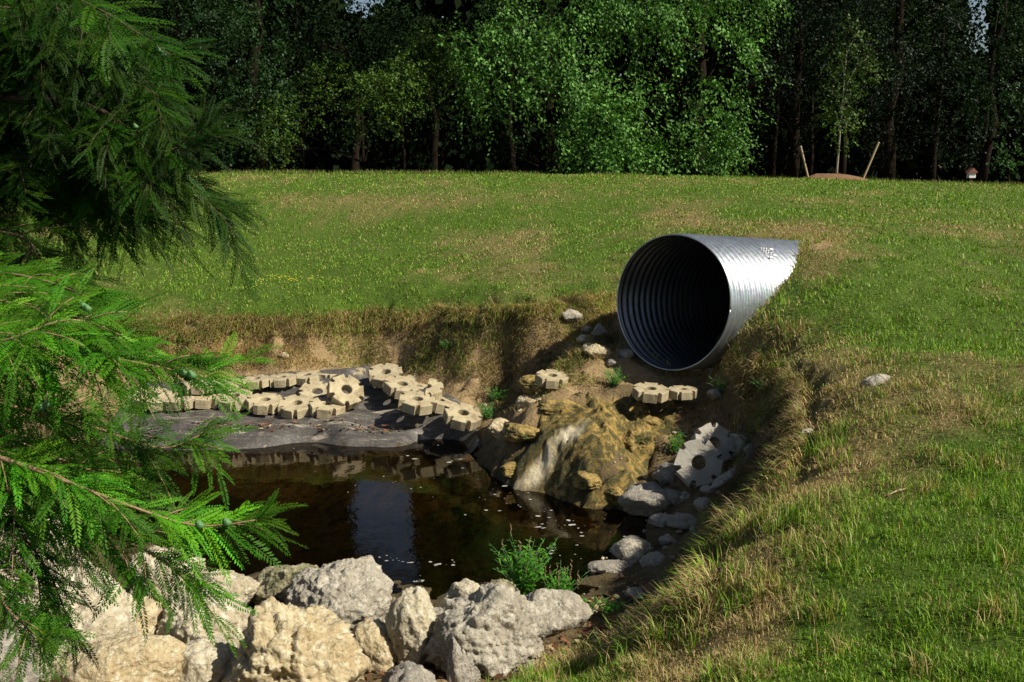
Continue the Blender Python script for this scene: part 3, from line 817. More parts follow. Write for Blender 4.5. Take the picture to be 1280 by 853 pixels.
# ------------------------------------------------------------------ culvert pipe
def pipe():
    az = math.radians(45); ti = math.radians(5.5)
    ax = Vector((math.sin(az) * math.cos(ti), math.cos(az) * math.cos(ti), -math.sin(ti)))
    mouth = Vector(aty(839, 378, 9.72))
    rad = .675; pitch = .098; amp = .0140; L = 5.2
    root = empty('culvert_pipe', mouth)
    tag(root, 'large galvanised corrugated steel culvert pipe sticking out of the grassy bank', 'pipe')
    s = Vector((ax.y, -ax.x, 0)).normalized(); u = s.cross(ax).normalized()
    if u.z < 0: u = -u
    nseg = 112
    def surf(name, rfun, t0, t1, nl, mat):
        t = np.linspace(t0, t1, nl); a = np.linspace(0, 2 * math.pi, nseg, endpoint=False)
        T, A_ = np.meshgrid(t, a, indexing='ij'); Rr = rfun(T, A_)
        AX, S_, U_ = np.array(ax), np.array(s), np.array(u)
        V = T[..., None] * AX + (Rr * np.cos(A_))[..., None] * S_ + (Rr * np.sin(A_))[..., None] * U_
        idx = np.arange(T.size).reshape(T.shape); nx_ = np.roll(idx, -1, 1)
        Q = np.stack([idx[:-1], nx_[:-1], nx_[1:], idx[1:]], -1).reshape(-1, 4)
        me = quads(name, V.reshape(-1, 3), Q)
        return link(name, me, mat, root, True)
    def dent(T, A_): return .006 * np.sin(2 * A_ + 1) + .004 * np.sin(3 * A_ + T * 1.3)
    cor = lambda T: amp * np.cos(2 * math.pi * T / pitch + .6) * sstep(0, .03, T)
    surf('outer_wall', lambda T, A_: rad + cor(T) + dent(T, A_), 0, L, 660, M['zinc'])
    surf('inner_wall', lambda T, A_: rad - .006 + cor(T) + dent(T, A_), 0, L, 660, M['zinc_shaded'])
    # rolled rim
    V = []; Fc = []
    ring = []
    for k in range(nseg + 1):
        a = 2 * math.pi * k / nseg; r = rad - .003 + amp * 0 + float(dent(np.array(0.), np.array(a)))
        ring.append(s * (r * math.cos(a)) + u * (r * math.sin(a)))
    tube(ring, .0075, 8, V, Fc)
    pyobj('rim', V, Fc, M['zinc'], root)
    # lap seam with rivets along the shell, and a small lifting bracket
    V = []; Fc = []
    for ang in (math.radians(52),):
        for k in range(9):
            tt = .96 + (k % 3) * .05; aa = ang + (k // 3) * .05
            c = ax * tt + (s * math.cos(aa) + u * math.sin(aa)) * (rad + .017)
            nrm = (s * math.cos(aa) + u * math.sin(aa))
            V = []; Fc = []; tube([c - nrm * .008, c + nrm * .004], .008, 8, V, Fc)
            pyobj('rivet', V, Fc, M['white'], root)
    for j, (tt, aa) in enumerate(((.98, .80), (1.13, .98), (1.08, .84))):
        V = []; Fc = []
        nrm = (s * math.cos(aa) + u * math.sin(aa)); tg = (-s * math.sin(aa) + u * math.cos(aa))
        c = ax * tt + nrm * (rad + .014)
        q = [c + ax * i * .03 + tg * k * .010 + nrm * h for h in (0, .012) for i, k in ((-1, -1), (1, -1), (1, 1), (-1, 1))]
        V = [tuple(p) for p in q]; Fc = [(3, 2, 1, 0), (4, 5, 6, 7), (0, 1, 5, 4), (1, 2, 6, 5), (2, 3, 7, 6), (3, 0, 4, 7)]
        pyobj('bracket', V, Fc, M['white'], root, False)
    return root
pipe()

# ------------------------------------------------------------------ grass
def blades(name, X, Y, Z, L, Wd, lean, az, colr, mat, down=0.0, parent=None):
    n = len(X)
    az = np.asarray(az); dx, dy = np.cos(az), np.sin(az)
    sx, sy = -dy, dx
    # random facing
    fa = az + R.uniform(-1.2, 1.2, n); sx, sy = -np.sin(fa), np.cos(fa)
    V = np.empty((n, 5, 3), np.float32)
    up1 = np.cos(lean * .5); h1 = np.sin(lean * .5); up2 = np.cos(lean * 1.25); h2 = np.sin(lean * 1.25)
    mx, my, mz = X + dx * h1 * L * .5, Y + dy * h1 * L * .5, Z + up1 * L * .5
    tx, ty, tz = mx + dx * h2 * L * .5, my + dy * h2 * L * .5, mz + up2 * L * .5
    w = Wd / 2
    V[:, 0] = np.stack([X - sx * w, Y - sy * w, Z - .005], 1); V[:, 1] = np.stack([X + sx * w, Y + sy * w, Z - .005], 1)
    V[:, 2] = np.stack([mx + sx * w * .8, my + sy * w * .8, mz], 1); V[:, 3] = np.stack([mx - sx * w * .8, my - sy * w * .8, mz], 1)
    V[:, 4] = np.stack([tx, ty, tz], 1)
    b = (np.arange(n) * 5)[:, None]
    loops = np.concatenate([b + 0, b + 1, b + 2, b + 3, b + 3, b + 2, b + 4], 1)
    sizes = np.tile([4, 3], n)
    C = np.repeat(colr[:, None, :], 5, 1).reshape(-1, 3)
    me = rawmesh(name, V.reshape(-1, 3), loops, sizes, C)
    return link(name, me, mat, parent)

def grass_colour(d, n, bright=1.0):
    g1 = np.array([0.065, 0.165, 0.008]); g2 = np.array([0.200, 0.330, 0.024]); s1 = np.array([0.42, 0.33, 0.14]); s2 = np.array([0.22, 0.13, 0.06])
    t = R.random(n)[:, None]
    g = g1 * (1 - t) + g2 * t
    t2 = R.random(n)[:, None]; s_ = s1 * (1 - t2 * .6) + s2 * t2 * .6
    m = (R.random(n) < np.clip(d, 0, 1) * .80 + .09)[:, None]
    return np.where(m, s_, g) * R.uniform(.6, 1.3, n)[:, None] * bright

N = 620000
th = R.uniform(-.64, .64, N); r = np.exp(R.uniform(math.log(2.3), math.log(31), N))
X, Y = r * np.sin(th), r * np.cos(th)
gm = samp(grassm, X, Y); bs = samp(basinf, X, Y)
tuft = fbm(X * 2.5, Y * 2.5, o=4, s=91)
keep = (gm * (.75 + tuft * .6) > R.random(N) * .9) & (Y < 29.5) & ~inpipe(np.stack([X, Y, hgt(X, Y)], 1), .71)
X, Y, r = X[keep], Y[keep], r[keep]; n = len(X); tuft = tuft[keep]
Z = hgt(X, Y); d = samp(dry, X, Y)
edge = samp(blurmask(basin, 30), X, Y)
tf2 = fbm(X * 7, Y * 7, o=3, s=93)
Ln = R.uniform(.018, .055, n) * (1 + .5 * np.clip(tuft, -1, 1)) * np.clip(1 + 1.5 * tf2, .35, 2.2) * (1 + edge * 1.3 * (r < 14)) 
Ln *= np.where(r > 11, .8, 1.0)
Ln *= np.where(r < 6, .92, 1.0)
Wd = np.maximum(.0035, r * .00075) * R.uniform(.7, 1.3, n)
lean = R.uniform(.1, 1.45, n) + .25 * d
blades('lawn_grass', X, Y, Z, Ln, Wd, lean, R.uniform(0, 6.283, n), grass_colour(d, n), M['grass'])
tag(bpy.data.objects['lawn_grass'], 'mown lawn grass with green and straw coloured blades', 'grass', kind='stuff')

# dry roots and straw hanging on the steep banks
N = 1100000
X = R.uniform(-5, 3.0, N); Y = R.uniform(3.8, 13, N)
sl = samp(slope, X, Y); bz = samp(basinf, X, Y); Zt = hgt(X, Y)
px, py = proj(X, Y, Zt)
BANKS = [[(-100,400),(300,400),(500,392),(660,390),(700,375),(770,370),(770,440),(700,470),(640,480),(610,505),(560,470),(470,455),(300,460),(-100,462)],
         [(890,440),(960,450),(1005,480),(1010,560),(990,590),(930,650),(890,700),(880,760),(800,812),(700,840),(640,853),(760,820),(850,740),(900,640),(950,560),(930,500)],
         [(620,470),(690,455),(760,480),(700,482),(640,510),(615,520)]]
m = np.zeros(N, bool)
for i, b_ in enumerate(BANKS): m |= inpoly(px + R.normal(0, 5, N), py + R.normal(0, 4, N), b_) & (R.random(N) < (.8, 1.0, .5)[i])
cl = fbm(X * 5, Y * 5, o=4, s=131)
m &= (cl > -.42) & (R.random(N) < .95) & (Zt > .06) & ~inpipe(np.stack([X, Y, Zt], 1), .71)
X, Y, Zt = X[m], Y[m], Zt[m]; n = len(X); cl = cl[m]
nearb = (Y < 9) * 1.0
gxs, gys = samp(gx_, X, Y), samp(gy_, X, Y); az = np.arctan2(-gys, -gxs) + R.normal(0, .7, n)
dd = np.clip(.78 - .2 * nearb + fbm(X * 1.5, Y * 1.5, o=3, s=141) * 1.1, .15, 1)
cc = grass_colour(dd, n)
br = np.array([.24, .14, .075]); k = (R.random(n) < .3)[:, None]; cc = np.where(k, br * R.uniform(.3, 1.3, n)[:, None], cc) * np.clip(.9 + 1.2 * fbm(X * 3, Y * 3, Zt * 3, o=3, s=145), .4, 1.4)[:, None]
blades('bank_grass', X, Y, Zt + .01, R.uniform(.03, .10, n) * (1 + cl) * (1 + .6 * nearb), R.uniform(.003, .007, n), R.uniform(.7, 2.5, n), az, cc, M['grass'])
tag(bpy.data.objects['bank_grass'], 'dry matted grass and roots hanging on the eroded banks', 'grass', kind='stuff')

N = 60000
X = R.uniform(1.0, 5.0, N); Y = R.uniform(8.7, 13.0, N); Zt = hgt(X, Y)
q = np.stack([X, Y, Zt], 1) - PM0; t_ = q @ PAX; rr_ = np.linalg.norm(q - t_[:, None] * PAX, axis=1)
m = (rr_ > .675) & (rr_ < .80) & (t_ > .1) & (R.random(N) < .9 * (1 - (rr_ - .675) / .13))
X, Y, Zt = X[m], Y[m], Zt[m]; n = len(X)
blades('pipe_edge_grass', X, Y, Zt - .01, R.uniform(.04, .12, n), R.uniform(.006, .010, n), R.uniform(.1, 1.6, n), R.uniform(0, 6.28, n), grass_colour(R.uniform(.2, 1.2, n), n), M['grass'])
tag(bpy.data.objects['pipe_edge_grass'], 'unmown grass along the line where the pipe enters the bank', 'grass', kind='stuff')

N = 260000
X = R.uniform(-5, 1.0, N); Y = R.uniform(9.8, 13, N); Zt = hgt(X, Y); px, py = proj(X, Y, Zt)
m = inpoly(px, py + 7 * fbm(X * 3, Y * 3, o=3, s=210), [(-100,394),(300,396),(500,388),(620,384),(700,378),(700,396),(620,406),(500,412),(300,426),(-100,426)])
m &= fbm(X * 6, Y * 6, o=3, s=211) > -.12
X, Y, Zt = X[m], Y[m], Zt[m]; n = len(X); print('fringe', n)
az = np.arctan2(-samp(gy_, X, Y), -samp(gx_, X, Y)) + R.normal(0, .5, n)
blades('bank_fringe', X, Y, Zt, R.uniform(.05, .17, n), R.uniform(.004, .007, n), R.uniform(.8, 2.2, n), az, grass_colour(np.full(n, .8), n), M['grass'])
tag(bpy.data.objects['bank_fringe'], 'straw coloured grass hanging over the lip of the far bank', 'grass', kind='stuff')

# longer tufts along the near ditch rim
def tufts():
    xs, ys, ln, dr = [], [], [], []
    spots = []
    rim = [(985,520),(990,565),(965,600),(935,645),(900,680),(870,705),(880,750),(850,790),(800,806),(745,820),(700,838),(655,850),(905,445),(945,462),(975,490),(1030,560),(1000,640),(930,740),(860,640),(885,650)]
    for i in range(150):
        k = random.randrange(len(rim) - 1) if random.random() < .8 else None
        if k is not None:
            a, b = rim[k], rim[(k + 1) if k < 11 else k]
            t = random.random(); px = a[0] + (b[0] - a[0]) * t + random.gauss(6, 14); py = a[1] + (b[1] - a[1]) * t + random.gauss(4, 9)
        else:
            px, py = random.uniform(880, 1280), random.uniform(470, 853)
        d = ray(px, py); t = np.linspace(3, 14, 1100); g = hgt(d[0]*t, d[1]*t); q = np.argmax(H + d[2]*t <= g)
        x, y = d[0]*t[q], d[1]*t[q]
        if hz(x, y) < .25: continue
        nb = random.randint(25, 70); dd = random.choice([.1, .3, .8, .9])
        for _ in range(nb):
            xs.append(x + random.gauss(0, .035)); ys.append(y + random.gauss(0, .035)); ln.append(random.uniform(.04, .13)); dr.append(dd)
    X, Y = np.array(xs), np.array(ys); n = len(X)
    return blades('rim_grass', X, Y, hgt(X, Y), np.array(ln), np.full(n, .0042), R.uniform(.1, 1.1, n), R.uniform(0, 6.28, n), grass_colour(np.array(dr), n, 1.1), M['grass'])
tag(tufts(), 'longer uncut grass tufts along the ditch rim', 'grass', kind='stuff')

# dead leaves and debris on the bare dirt
def litter():
    N = 16000
    X = R.uniform(-4, 2.6, N); Y = R.uniform(4, 10.3, N); Z = hgt(X, Y)
    px, py = proj(X, Y, Z)
    m = np.zeros(N, bool)
    for poly in ([(640,770),(700,745),(790,720),(870,740),(800,810),(690,850),(600,853),(440,853),(500,830)], [(830,520),(960,480),(960,600),(900,640),(840,600)], [(120,760),(330,740),(330,853),(120,853)],
                 [(600,840),(750,780),(830,800),(700,853)], [(230,470),(480,455),(600,500),(590,548),(240,545)]):
        m |= inpoly(px, py, poly)
    m &= (Z > .03)
    X, Y, Z = X[m], Y[m], Z[m]; n = len(X)
    a = R.uniform(0, 6.28, n); L = R.uniform(.012, .035, n); w = L * R.uniform(.25, .6, n); tl = R.uniform(-.5, .5, n)
    dx, dy = np.cos(a), np.sin(a)
    V = np.empty((n, 4, 3))
    V[:, 0] = np.stack([X - dx * L, Y - dy * L, Z + .012 - tl * L], 1); V[:, 2] = np.stack([X + dx * L, Y + dy * L, Z + .012 + tl * L], 1)
    V[:, 1] = np.stack([X - dy * w, Y + dx * w, Z + .02], 1); V[:, 3] = np.stack([X + dy * w, Y - dx * w, Z + .014], 1)
    c = np.array([.16, .07, .035]) * R.uniform(.4, 1.6, n)[:, None]; c[R.random(n) < .2] = (.35, .27, .15)
    V[(Y > 9.9) & (X < .3)] += np.array([0, 0, .05])
    me = quads('dead_leaves', V.reshape(-1, 3), np.arange(n * 4).reshape(-1, 4), np.repeat(c, 4, 0))
    return link('dead_leaves', me, M['dead_leaf'])
tag(litter(), 'brown dead leaves scattered on the bare dirt by the boulders', 'leaf litter', kind='stuff')

def pebbles():
    bm = bmesh.new(); bmesh.ops.create_icosphere(bm, subdivisions=2, radius=1)
    T = np.array([v.co[:] for v in bm.verts]); Fi = np.array([[v.index for v in f.verts] for f in bm.faces]); bm.free()
    N = 7000; X = R.uniform(-4.2, 2.6, N); Y = R.uniform(4.2, 12, N); Z = hgt(X, Y); px, py = proj(X, Y, Z)
    m = np.zeros(N, bool)
    for poly, pr in (([(760,478),(960,490),(950,600),(880,700),(740,770),(740,650),(800,600)], .8), ([(300,440),(480,440),(640,470),(600,520),(560,470),(300,462)], .4),
                 ([(640,770),(790,720),(850,750),(700,840),(440,853),(300,853)], .5), ([(680,400),(770,400),(770,480),(700,480)], .6), ([(596,560),(680,480),(860,500),(800,620),(700,650)], .5)):
        m |= inpoly(px, py, poly) & (R.random(N) < pr)
    m &= (Z > -.02) & (R.random(N) < .6)
    X, Y, Z = X[m], Y[m], Z[m]; n = len(X)
    r = .006 + .022 * R.random(n) ** 3
    sc = R.uniform(.6, 1.3, (n, 3)) * r[:, None]; a = R.uniform(0, 6.28, n)
    J = T[None] * (1 + R.uniform(-.16, .16, (n, len(T), 1))) * sc[:, None]
    V = np.stack([J[..., 0] * np.cos(a)[:, None] - J[..., 1] * np.sin(a)[:, None], J[..., 0] * np.sin(a)[:, None] + J[..., 1] * np.cos(a)[:, None], J[..., 2] * .7], -1)
    V += np.stack([X, Y, Z + r * .3 + .01], 1)[:, None]
    FF = (Fi[None] + (np.arange(n) * len(T))[:, None, None]).reshape(-1, 3)
    base = np.where((R.random(n) < .5)[:, None], np.array([.34, .28, .18]), np.array([.2, .16, .11])) * R.uniform(.5, 1.4, n)[:, None]
    me = quads('gravel', V.reshape(-1, 3), FF, np.repeat(base, len(T), 0))
    return link('gravel', me, M['dead_leaf'])
tag(pebbles(), 'small pebbles and crumbs of soil on the bare dirt around the pond', 'gravel', kind='stuff')

N = 26000
X = R.uniform(-16, 17, N); Y = R.uniform(28.4, 30.6, N)
k_ = fbm(X * .7, Y * .7, o=3, s=201) > -.15
X, Y = X[k_], Y[k_]; n = len(X)
blades('edge_grass', X, Y, hgt(X, Y), R.uniform(.04, .17, n), R.uniform(.010, .022, n), R.uniform(.1, 1.2, n), R.uniform(0, 6.28, n), grass_colour(R.uniform(0, .6, n), n, .6), M['grass'])
tag(bpy.data.objects['edge_grass'], 'rough unmown grass at the foot of the wood', 'grass', kind='stuff')

# tiny yellow flowers on the lawn edge
def flowers():
    V = []; Fc = []; C = []
    for _ in range(46):
        px, py = random.gauss(365, 26), random.gauss(366, 5)
        x, y, z = at(px, py, 1.1); z = hz(x, y) + .06; b = len(V)
        for k in range(5):
            a = k * 1.2566; V.append((x + .013 * math.cos(a), y + .013 * math.sin(a), z + .004 * (k % 2)))
        Fc.append(tuple(range(b, b + 5)))
    me = bpy.data.meshes.new('flowers'); me.from_pydata(V, [], Fc); me.update()
    a = me.attributes.new('Col', 'FLOAT_COLOR', 'POINT'); a.data.foreach_set('color', [.75, .6, .03, 1] * len(V))
    return link('flowers', me, M['weed'])
tag(flowers(), 'tiny yellow flowers in the lawn above the far bank', 'flowers', kind='stuff')

# ------------------------------------------------------------------ leafy weeds
def weed(px, py, z, hgt_, nst, label, leafL=.05, spread=.16, seeds=False, name='weed_plant', sink=None):
    x, y, _ = at(px, py, z)
    z = max(hz(x, y), 0) - .01
    root = empty(name, (x, y, z)); tag(root, label, 'plant')
    SV = []; SF = []; LV = []; LC = []; KV = []; KF = []
    for i in range(nst):
        a = random.uniform(0, 6.28); sp = random.uniform(.1, 1) * spread; h = hgt_ * random.uniform(.55, 1.05)
        x0, y0 = random.gauss(0, .03), random.gauss(0, .03)
        pl = [Vector((x0 * min(1, t * 4) + math.cos(a) * sp * t ** 1.4, y0 * min(1, t * 4) + math.sin(a) * sp * t ** 1.4, h * t - .06 * t * t * h)) for t in np.linspace(0, 1, 6)]
        tube(pl, [.0028 * (1 - .6 * k / 5) for k in range(6)], 4, SV, SF)
        nl = max(5, int(h / .022))
        for k in range(2, nl):
            t = k / nl; q = t * 5; i0 = min(int(q), 4); p = pl[i0].lerp(pl[i0 + 1], q - i0)
            b = random.uniform(0, 6.28); L = leafL * random.uniform(.6, 1.3) * (1.1 - .4 * t)
            dv = Vector((math.cos(b), math.sin(b), random.uniform(-.2, .7))).normalized(); sd = dv.cross(Vector((0, 0, 1))).normalized() * L * .13
            m_ = p + dv * L * .5 + Vector((0, 0, L * .08))
            LV += [tuple(p), tuple(m_ + sd), tuple(p + dv * L), tuple(m_ - sd)]
            g = random.uniform(.6, 1.3); LC.append((.09 * g, .27 * g, .02 * g))
        if seeds and random.random() < .22:
            tip = pl[-1]; kv = []; kf = []
            tube([tip + Vector((random.gauss(0, .004), random.gauss(0, .004), .009 * k - .01)) for k in range(10)], [.002, .004, .0025, .0045, .003, .0045, .0025, .004, .0025, .001], 5, kv, kf)
            KV.append((kv, kf))
    stem = pyobj('stem', SV, SF, M['cone'], root)
    me = quads('foliage', LV, np.arange(len(LV)).reshape(-1, 4), np.repeat(np.array(LC), 4, 0)); link('foliage', me, M['weed'], root)
    for kv, kf in KV: pyobj('seed_head', kv, kf, M['twig'], stem)
weed(655,748,.0,.42,60,'bushy bright green weed with pale seed heads at the pond edge behind the boulders',.06,.26,True)
weed(700,752,.03,.30,34,'lower right part green weed clump touching the flat grey stone',.06,.18,True)
weed(765,768,.1,.13,20,'small broad leaved weed in the shaded dirt right of the pond',.07,.14)
weed(738,760,.08,.16,12,'little weed at the right edge of the pond boulders',.05,.10)
weed(845,565,.30,.24,22,'bright green weed beside the upright paver',.05,.09)
weed(768,482,.75,.20,42,'leafy green plant left below the pipe mouth',.05,.15)
weed(850,486,.75,.12,24,'low green plant under the pipe between the shaded pavers',.04,.12)
weed(560,452,.62,.14,30,'green weed patch on the far bank above the diagonal paver stack',.04,.16)
weed(610,500,.42,.20,46,'green weed tuft hanging at the right end of the far bank',.04,.2)
weed(620,470,.6,.20,40,'green weed tuft higher up at the right end of the far bank',.04,.2)
weed(578,505,.33,.08,12,'tiny weed growing above the lowest paver',.03,.08)
weed(960,452,1.2,.14,30,'dark green weed tuft beside the lower right of the pipe',.04,.16)
weed(395,478,.42,.06,12,'little weed between the two paver rows',.03,.07)
weed(905,470,.95,.16,34,'green weed tuft at the foot of the pipe on the right bank',.045,.16)

# stick lying in the dry grass
V = []; Fc = []
p0 = Vector(at(1108, 620, 1.28)); p1 = Vector(at(1132, 611, 1.30))
tube([p0, (p0 + p1) / 2 + Vector((0, 0, .006)), p1], [.004, .005, .003], 6, V, Fc)
tag(pyobj('stick', V, Fc, M['stake']), 'pale stick lying in the dry grass on the right', 'stick')

# ------------------------------------------------------------------ trees
def leaf_cloud(name, P0, D, L, wr, cols, mat, parent, NN=None):
    """leaf = 4-vertex diamond starting at P0 along D, length L"""
    n = len(P0)
    D = D / np.linalg.norm(D, axis=1)[:, None]
    rv = R.normal(size=(n, 3)) if NN is None else NN
    S_ = np.cross(D, rv); S_ /= np.linalg.norm(S_, axis=1)[:, None] + 1e-9
    L = np.asarray(L)[:, None]
    V = np.empty((n, 4, 3), np.float32)
    V[:, 0] = P0; V[:, 2] = P0 + D * L; md = P0 + D * L * .45
    V[:, 1] = md + S_ * L * wr; V[:, 3] = md - S_ * L * wr
    me = quads(name, V.reshape(-1, 3), np.arange(n * 4).reshape(-1, 4), np.repeat(cols, 4, 0))
    return link(name, me, mat, parent)

def tree(name, label, base, lobes, trunk_r, leafL=.12, dens=1.0, col=(.05, .12, .02), droop=.5, grp='trees along the back of the lawn', cat='tree', spray=.7, inner=.5, mat='leaf', wr=.3, bark='bark', nl=13):
    x, y = base; z = hz(x, y) - .1
    root = empty(name, (x, y, z)); tag(root, label, cat, grp)
    o = np.array([x, y, z])
    P0, Dd, LL, CC, NNs = [], [], [], [], []
    ctr = []
    sub_ = []
    for (px, py, rp, yy) in lobes:
        if trunk_r < .05: sub_.append((px, py, rp, yy, 0)); continue
        sub_.append((px, py, rp * .72, yy + rp / F * yy * .3, 0))
        for k in range(7 if rp > 25 else 4):
            a = random.uniform(0, 6.283); q = random.uniform(.45, .85)
            sub_.append((px + math.cos(a) * rp * q, py + math.sin(a) * rp * q, rp * random.uniform(.3, .5), yy - rp / F * yy * random.uniform(-.1, .75), 1))
    for (px, py, rp, yy, issub) in sub_:
        c = np.array(aty(px, py, yy)); rr = rp / F * yy
        if not issub: ctr.append((c, rr))
        ns = int(30 * rr * rr * dens / spray) + 6
        u = R.normal(size=(ns, 3)); u /= np.linalg.norm(u, axis=1)[:, None]
        rad = rr * R.uniform(inner, 1.08, ns) * (1 + .25 * fbm(u[:, 0] * 2.2 + px, u[:, 1] * 2.2, u[:, 2] * 2.2, 3, 7))
        st = c + u * rad[:, None] * np.array([1, 1, .95])
        dr = u * .9 + R.normal(size=(ns, 3)) * .3 + np.array([droop * .5, 0, -droop * .22])
        dr /= np.linalg.norm(dr, axis=1)[:, None]
        ln = spray * R.uniform(.5, 1.3, ns)
        tone = R.uniform(.6, 1.4, ns) * random.uniform(.6, 1.25) * (1 if issub else .8)
        gap = fbm(st[:, 0] * .65, st[:, 1] * .65, st[:, 2] * .65, 4, 77) > (-.08 if issub else -.14)
        st, dr, ln, tone, u = st[gap], dr[gap], ln[gap], tone[gap], u[gap]; ns = len(st)
        for k in range(nl):
            t = (k + R.random(ns)) / nl
            p = st + dr * (ln * t)[:, None] + np.array([0, 0, -1]) * (droop * .6 * ln * t * t)[:, None] + R.normal(size=(ns, 3)) * .05 * spray
            P0.append(p); d_ = dr * .5 + R.normal(size=(ns, 3)) * .6 + np.array([0, 0, -.55 * droop - .1]); Dd.append(d_)
            NNs.append(u * 1.0 + np.array([0, 0, .45]) + R.normal(size=(ns, 3)) * .42)
            LL.append(leafL * .92 * R.uniform(.6, 1.25, ns)); CC.append(np.array(col) * (tone * R.uniform(.75, 1.3, ns))[:, None])
    P0 = np.concatenate(P0) - o
    ok = P0[:, 2] > -.1
    leaf_cloud('crown', P0[ok], np.concatenate(Dd)[ok], np.concatenate(LL)[ok], wr, np.concatenate(CC)[ok], M[mat], root, np.concatenate(NNs)[ok])
    V = []; Fc = []
    top = max(c[2] for c, _ in ctr) - z
    cx = np.mean([c[0] for c, _ in ctr]) - x
    tp = [Vector((cx * t * .6 + random.gauss(0, .08) * (t > 0), random.gauss(0, .08) * (t > 0), top * .92 * t)) for t in np.linspace(0, 1, 9)]
    yb = 0 if trunk_r < .05 else 2.5
    tp = [p + Vector((0, yb, 0)) for p in tp]
    if trunk_r < .05: tp = [Vector((cx * t * .8, 0, top * .92 * t)) for t in np.linspace(0, 1, 9)]
    tube(tp, [trunk_r * (1.25 if i == 0 else 1 - .8 * i / 8) for i in range(9)], 9, V, Fc)
    for c, rr in ctr:
        e = Vector(tuple(c - o)); hh = max(.15 * top, e.z - max(.6, .6 * Vector((e.x, e.y)).length)); t = min(hh / (top * .92), .95)
        q = t * 8; i0 = min(int(q), 7); s0 = tp[i0].lerp(tp[i0 + 1], q - i0)
        md = s0.lerp(e, .5) + Vector((random.gauss(0, .2), random.gauss(0, .2), .15)) * (1 if trunk_r > .05 else .2)
        tube([s0, md, e, e + (e - md) * .5], [trunk_r * .42 * (1 - .6 * t), trunk_r * .28 * (1 - .5 * t), trunk_r * .13, .01], 6, V, Fc)
        for _ in range(5 if trunk_r > .05 else 0):
            f = e + Vector((random.gauss(0, .5), random.gauss(0, .5), random.gauss(0, .4))) * rr
            tube([md.lerp(e, random.random()), f], [trunk_r * .1, .01], 4, V, Fc)
    pyobj('trunk', V, Fc, M[bark], root)
    return root

D1 = (.014, .040, .008); D2 = (.045, .090, .010); BR = (.085, .20, .036); DK_SHADE = (.010, .022, .007)  # shade of the back wood is put into the dark leaf colours
tree('broadleaf_tree', 'tall dark small leaved tree at the back left behind the cypress spray', aty(300, 222, 33)[:2],
     [(300,70,95,33),(240,140,75,33),(320,20,60,34),(220,40,90,34),(280,-80,110,34),(230,-190,100,35),(365,90,40,33),(330,140,50,33),(330,-90,60,35),(370,-200,70,36),(440,-250,50,36),(420,-170,40,36),(340,-330,110,36)], .28, .11, 1.2, D1, .3)  # highest right lobes added out of view to close the pond's sky reflection
tree('broadleaf_tree', 'dark tree at the far left seen through the cypress needles', aty(90, 222, 36)[:2],
     [(80,90,110,36),(160,30,100,36),(20,-40,120,36),(120,-150,140,37),(-60,80,120,36),(-120,-60,140,36)], .3, .13, .9, D1, .3)
tree('understory_shrub', 'yellow green sunlit shrub mass left of the sky gap with a dark hollow below', aty(440, 221, 33)[:2],
     [(440,130,50,33),(390,120,40,33.5),(500,115,42,33),(530,150,45,33),(340,180,38,32.5),(350,150,40,33),(540,195,30,32.5),(470,100,38,34),(560,110,40,34)], .06, .10, 1.2, D2, .1, spray=.5)
tree('broadleaf_tree', 'dark thin tree standing under the patch of blue sky', aty(430, 221, 41)[:2],
     [(430,62,44,41),(470,50,34,41),(400,54,34,41),(500,70,45,41),(440,100,60,41),(400,100,50,41),(500,45,22,41)], .22, .13, .75, DK_SHADE, .2, mat='leafdark')
tree('broadleaf_tree', 'green rounded tree right of the blue sky patch', aty(535, 221, 38)[:2],
     [(532,66,36,38),(545,92,40,38),(510,100,40,38),(562,72,26,38),(530,56,22,38)], .2, .12, 1.1, D2, .2)
tree('drooping_tree', 'large bright leaved tree with drooping sprays in the middle of the wood edge', aty(690, 224, 33)[:2],
     [(620,75,62,32),(700,60,75,31.5),(650,20,70,32.5),(770,110,62,31),(690,120,50,31.5),(800,165,52,31),(745,165,55,31.2),(720,195,40,31),(830,195,32,31),(610,120,38,32),
      (595,52,34,33),(612,-70,42,34),(540,-240,55,35),(495,-210,50,35),(620,-180,60,35),(620,-330,110,36),(760,40,60,33),(700,-60,110,34),(620,-90,90,34),(680,-200,130,35),(850,205,22,31),(780,205,30,31)], .3, .13, 1.05, BR, 1.0, spray=.9)  # high left lobes added above the frame to block sky mirrored in the pond
tree('drooping_tree', 'bright leaved tree with hanging branches right of the middle one', aty(890, 226, 33)[:2],
     [(900,75,58,31),(940,110,42,31),(885,130,45,31),(850,20,55,32),(910,165,34,31),(925,30,45,31.5),(900,200,24,31),(850,100,34,31.5),(830,-60,100,33),(910,-80,90,33),(870,-190,120,34),(970,100,22,31)],
     .26, .12, 1.1, BR, .9, spray=.8)
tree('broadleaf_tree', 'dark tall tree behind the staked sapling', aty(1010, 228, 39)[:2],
     [(1000,60,75,39),(1040,0,80,39),(980,-60,100,40),(1080,80,70,39),(1030,140,60,39),(1060,-140,130,40),(980,150,40,38)], .26, .12, .8, DK_SHADE, .3)
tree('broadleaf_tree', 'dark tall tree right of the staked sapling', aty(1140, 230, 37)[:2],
     [(1120,50,70,37),(1170,120,70,37),(1110,150,60,37),(1165,10,32,38),(1100,-60,85,38),(1160,-190,120,39),(1200,170,40,37)], .28, .11, .95, DK_SHADE, .3)
tree('broadleaf_tree', 'tree with leaning dark trunk at the far right edge', aty(1268, 232, 34)[:2],
     [(1270,90,55,34),(1235,120,35,34),(1302,30,42,34),(1310,150,50,34),(1265,72,20,34),(1340,-40,90,35),(1400,-150,120,35)], .17, .10, .75, D1, .3)
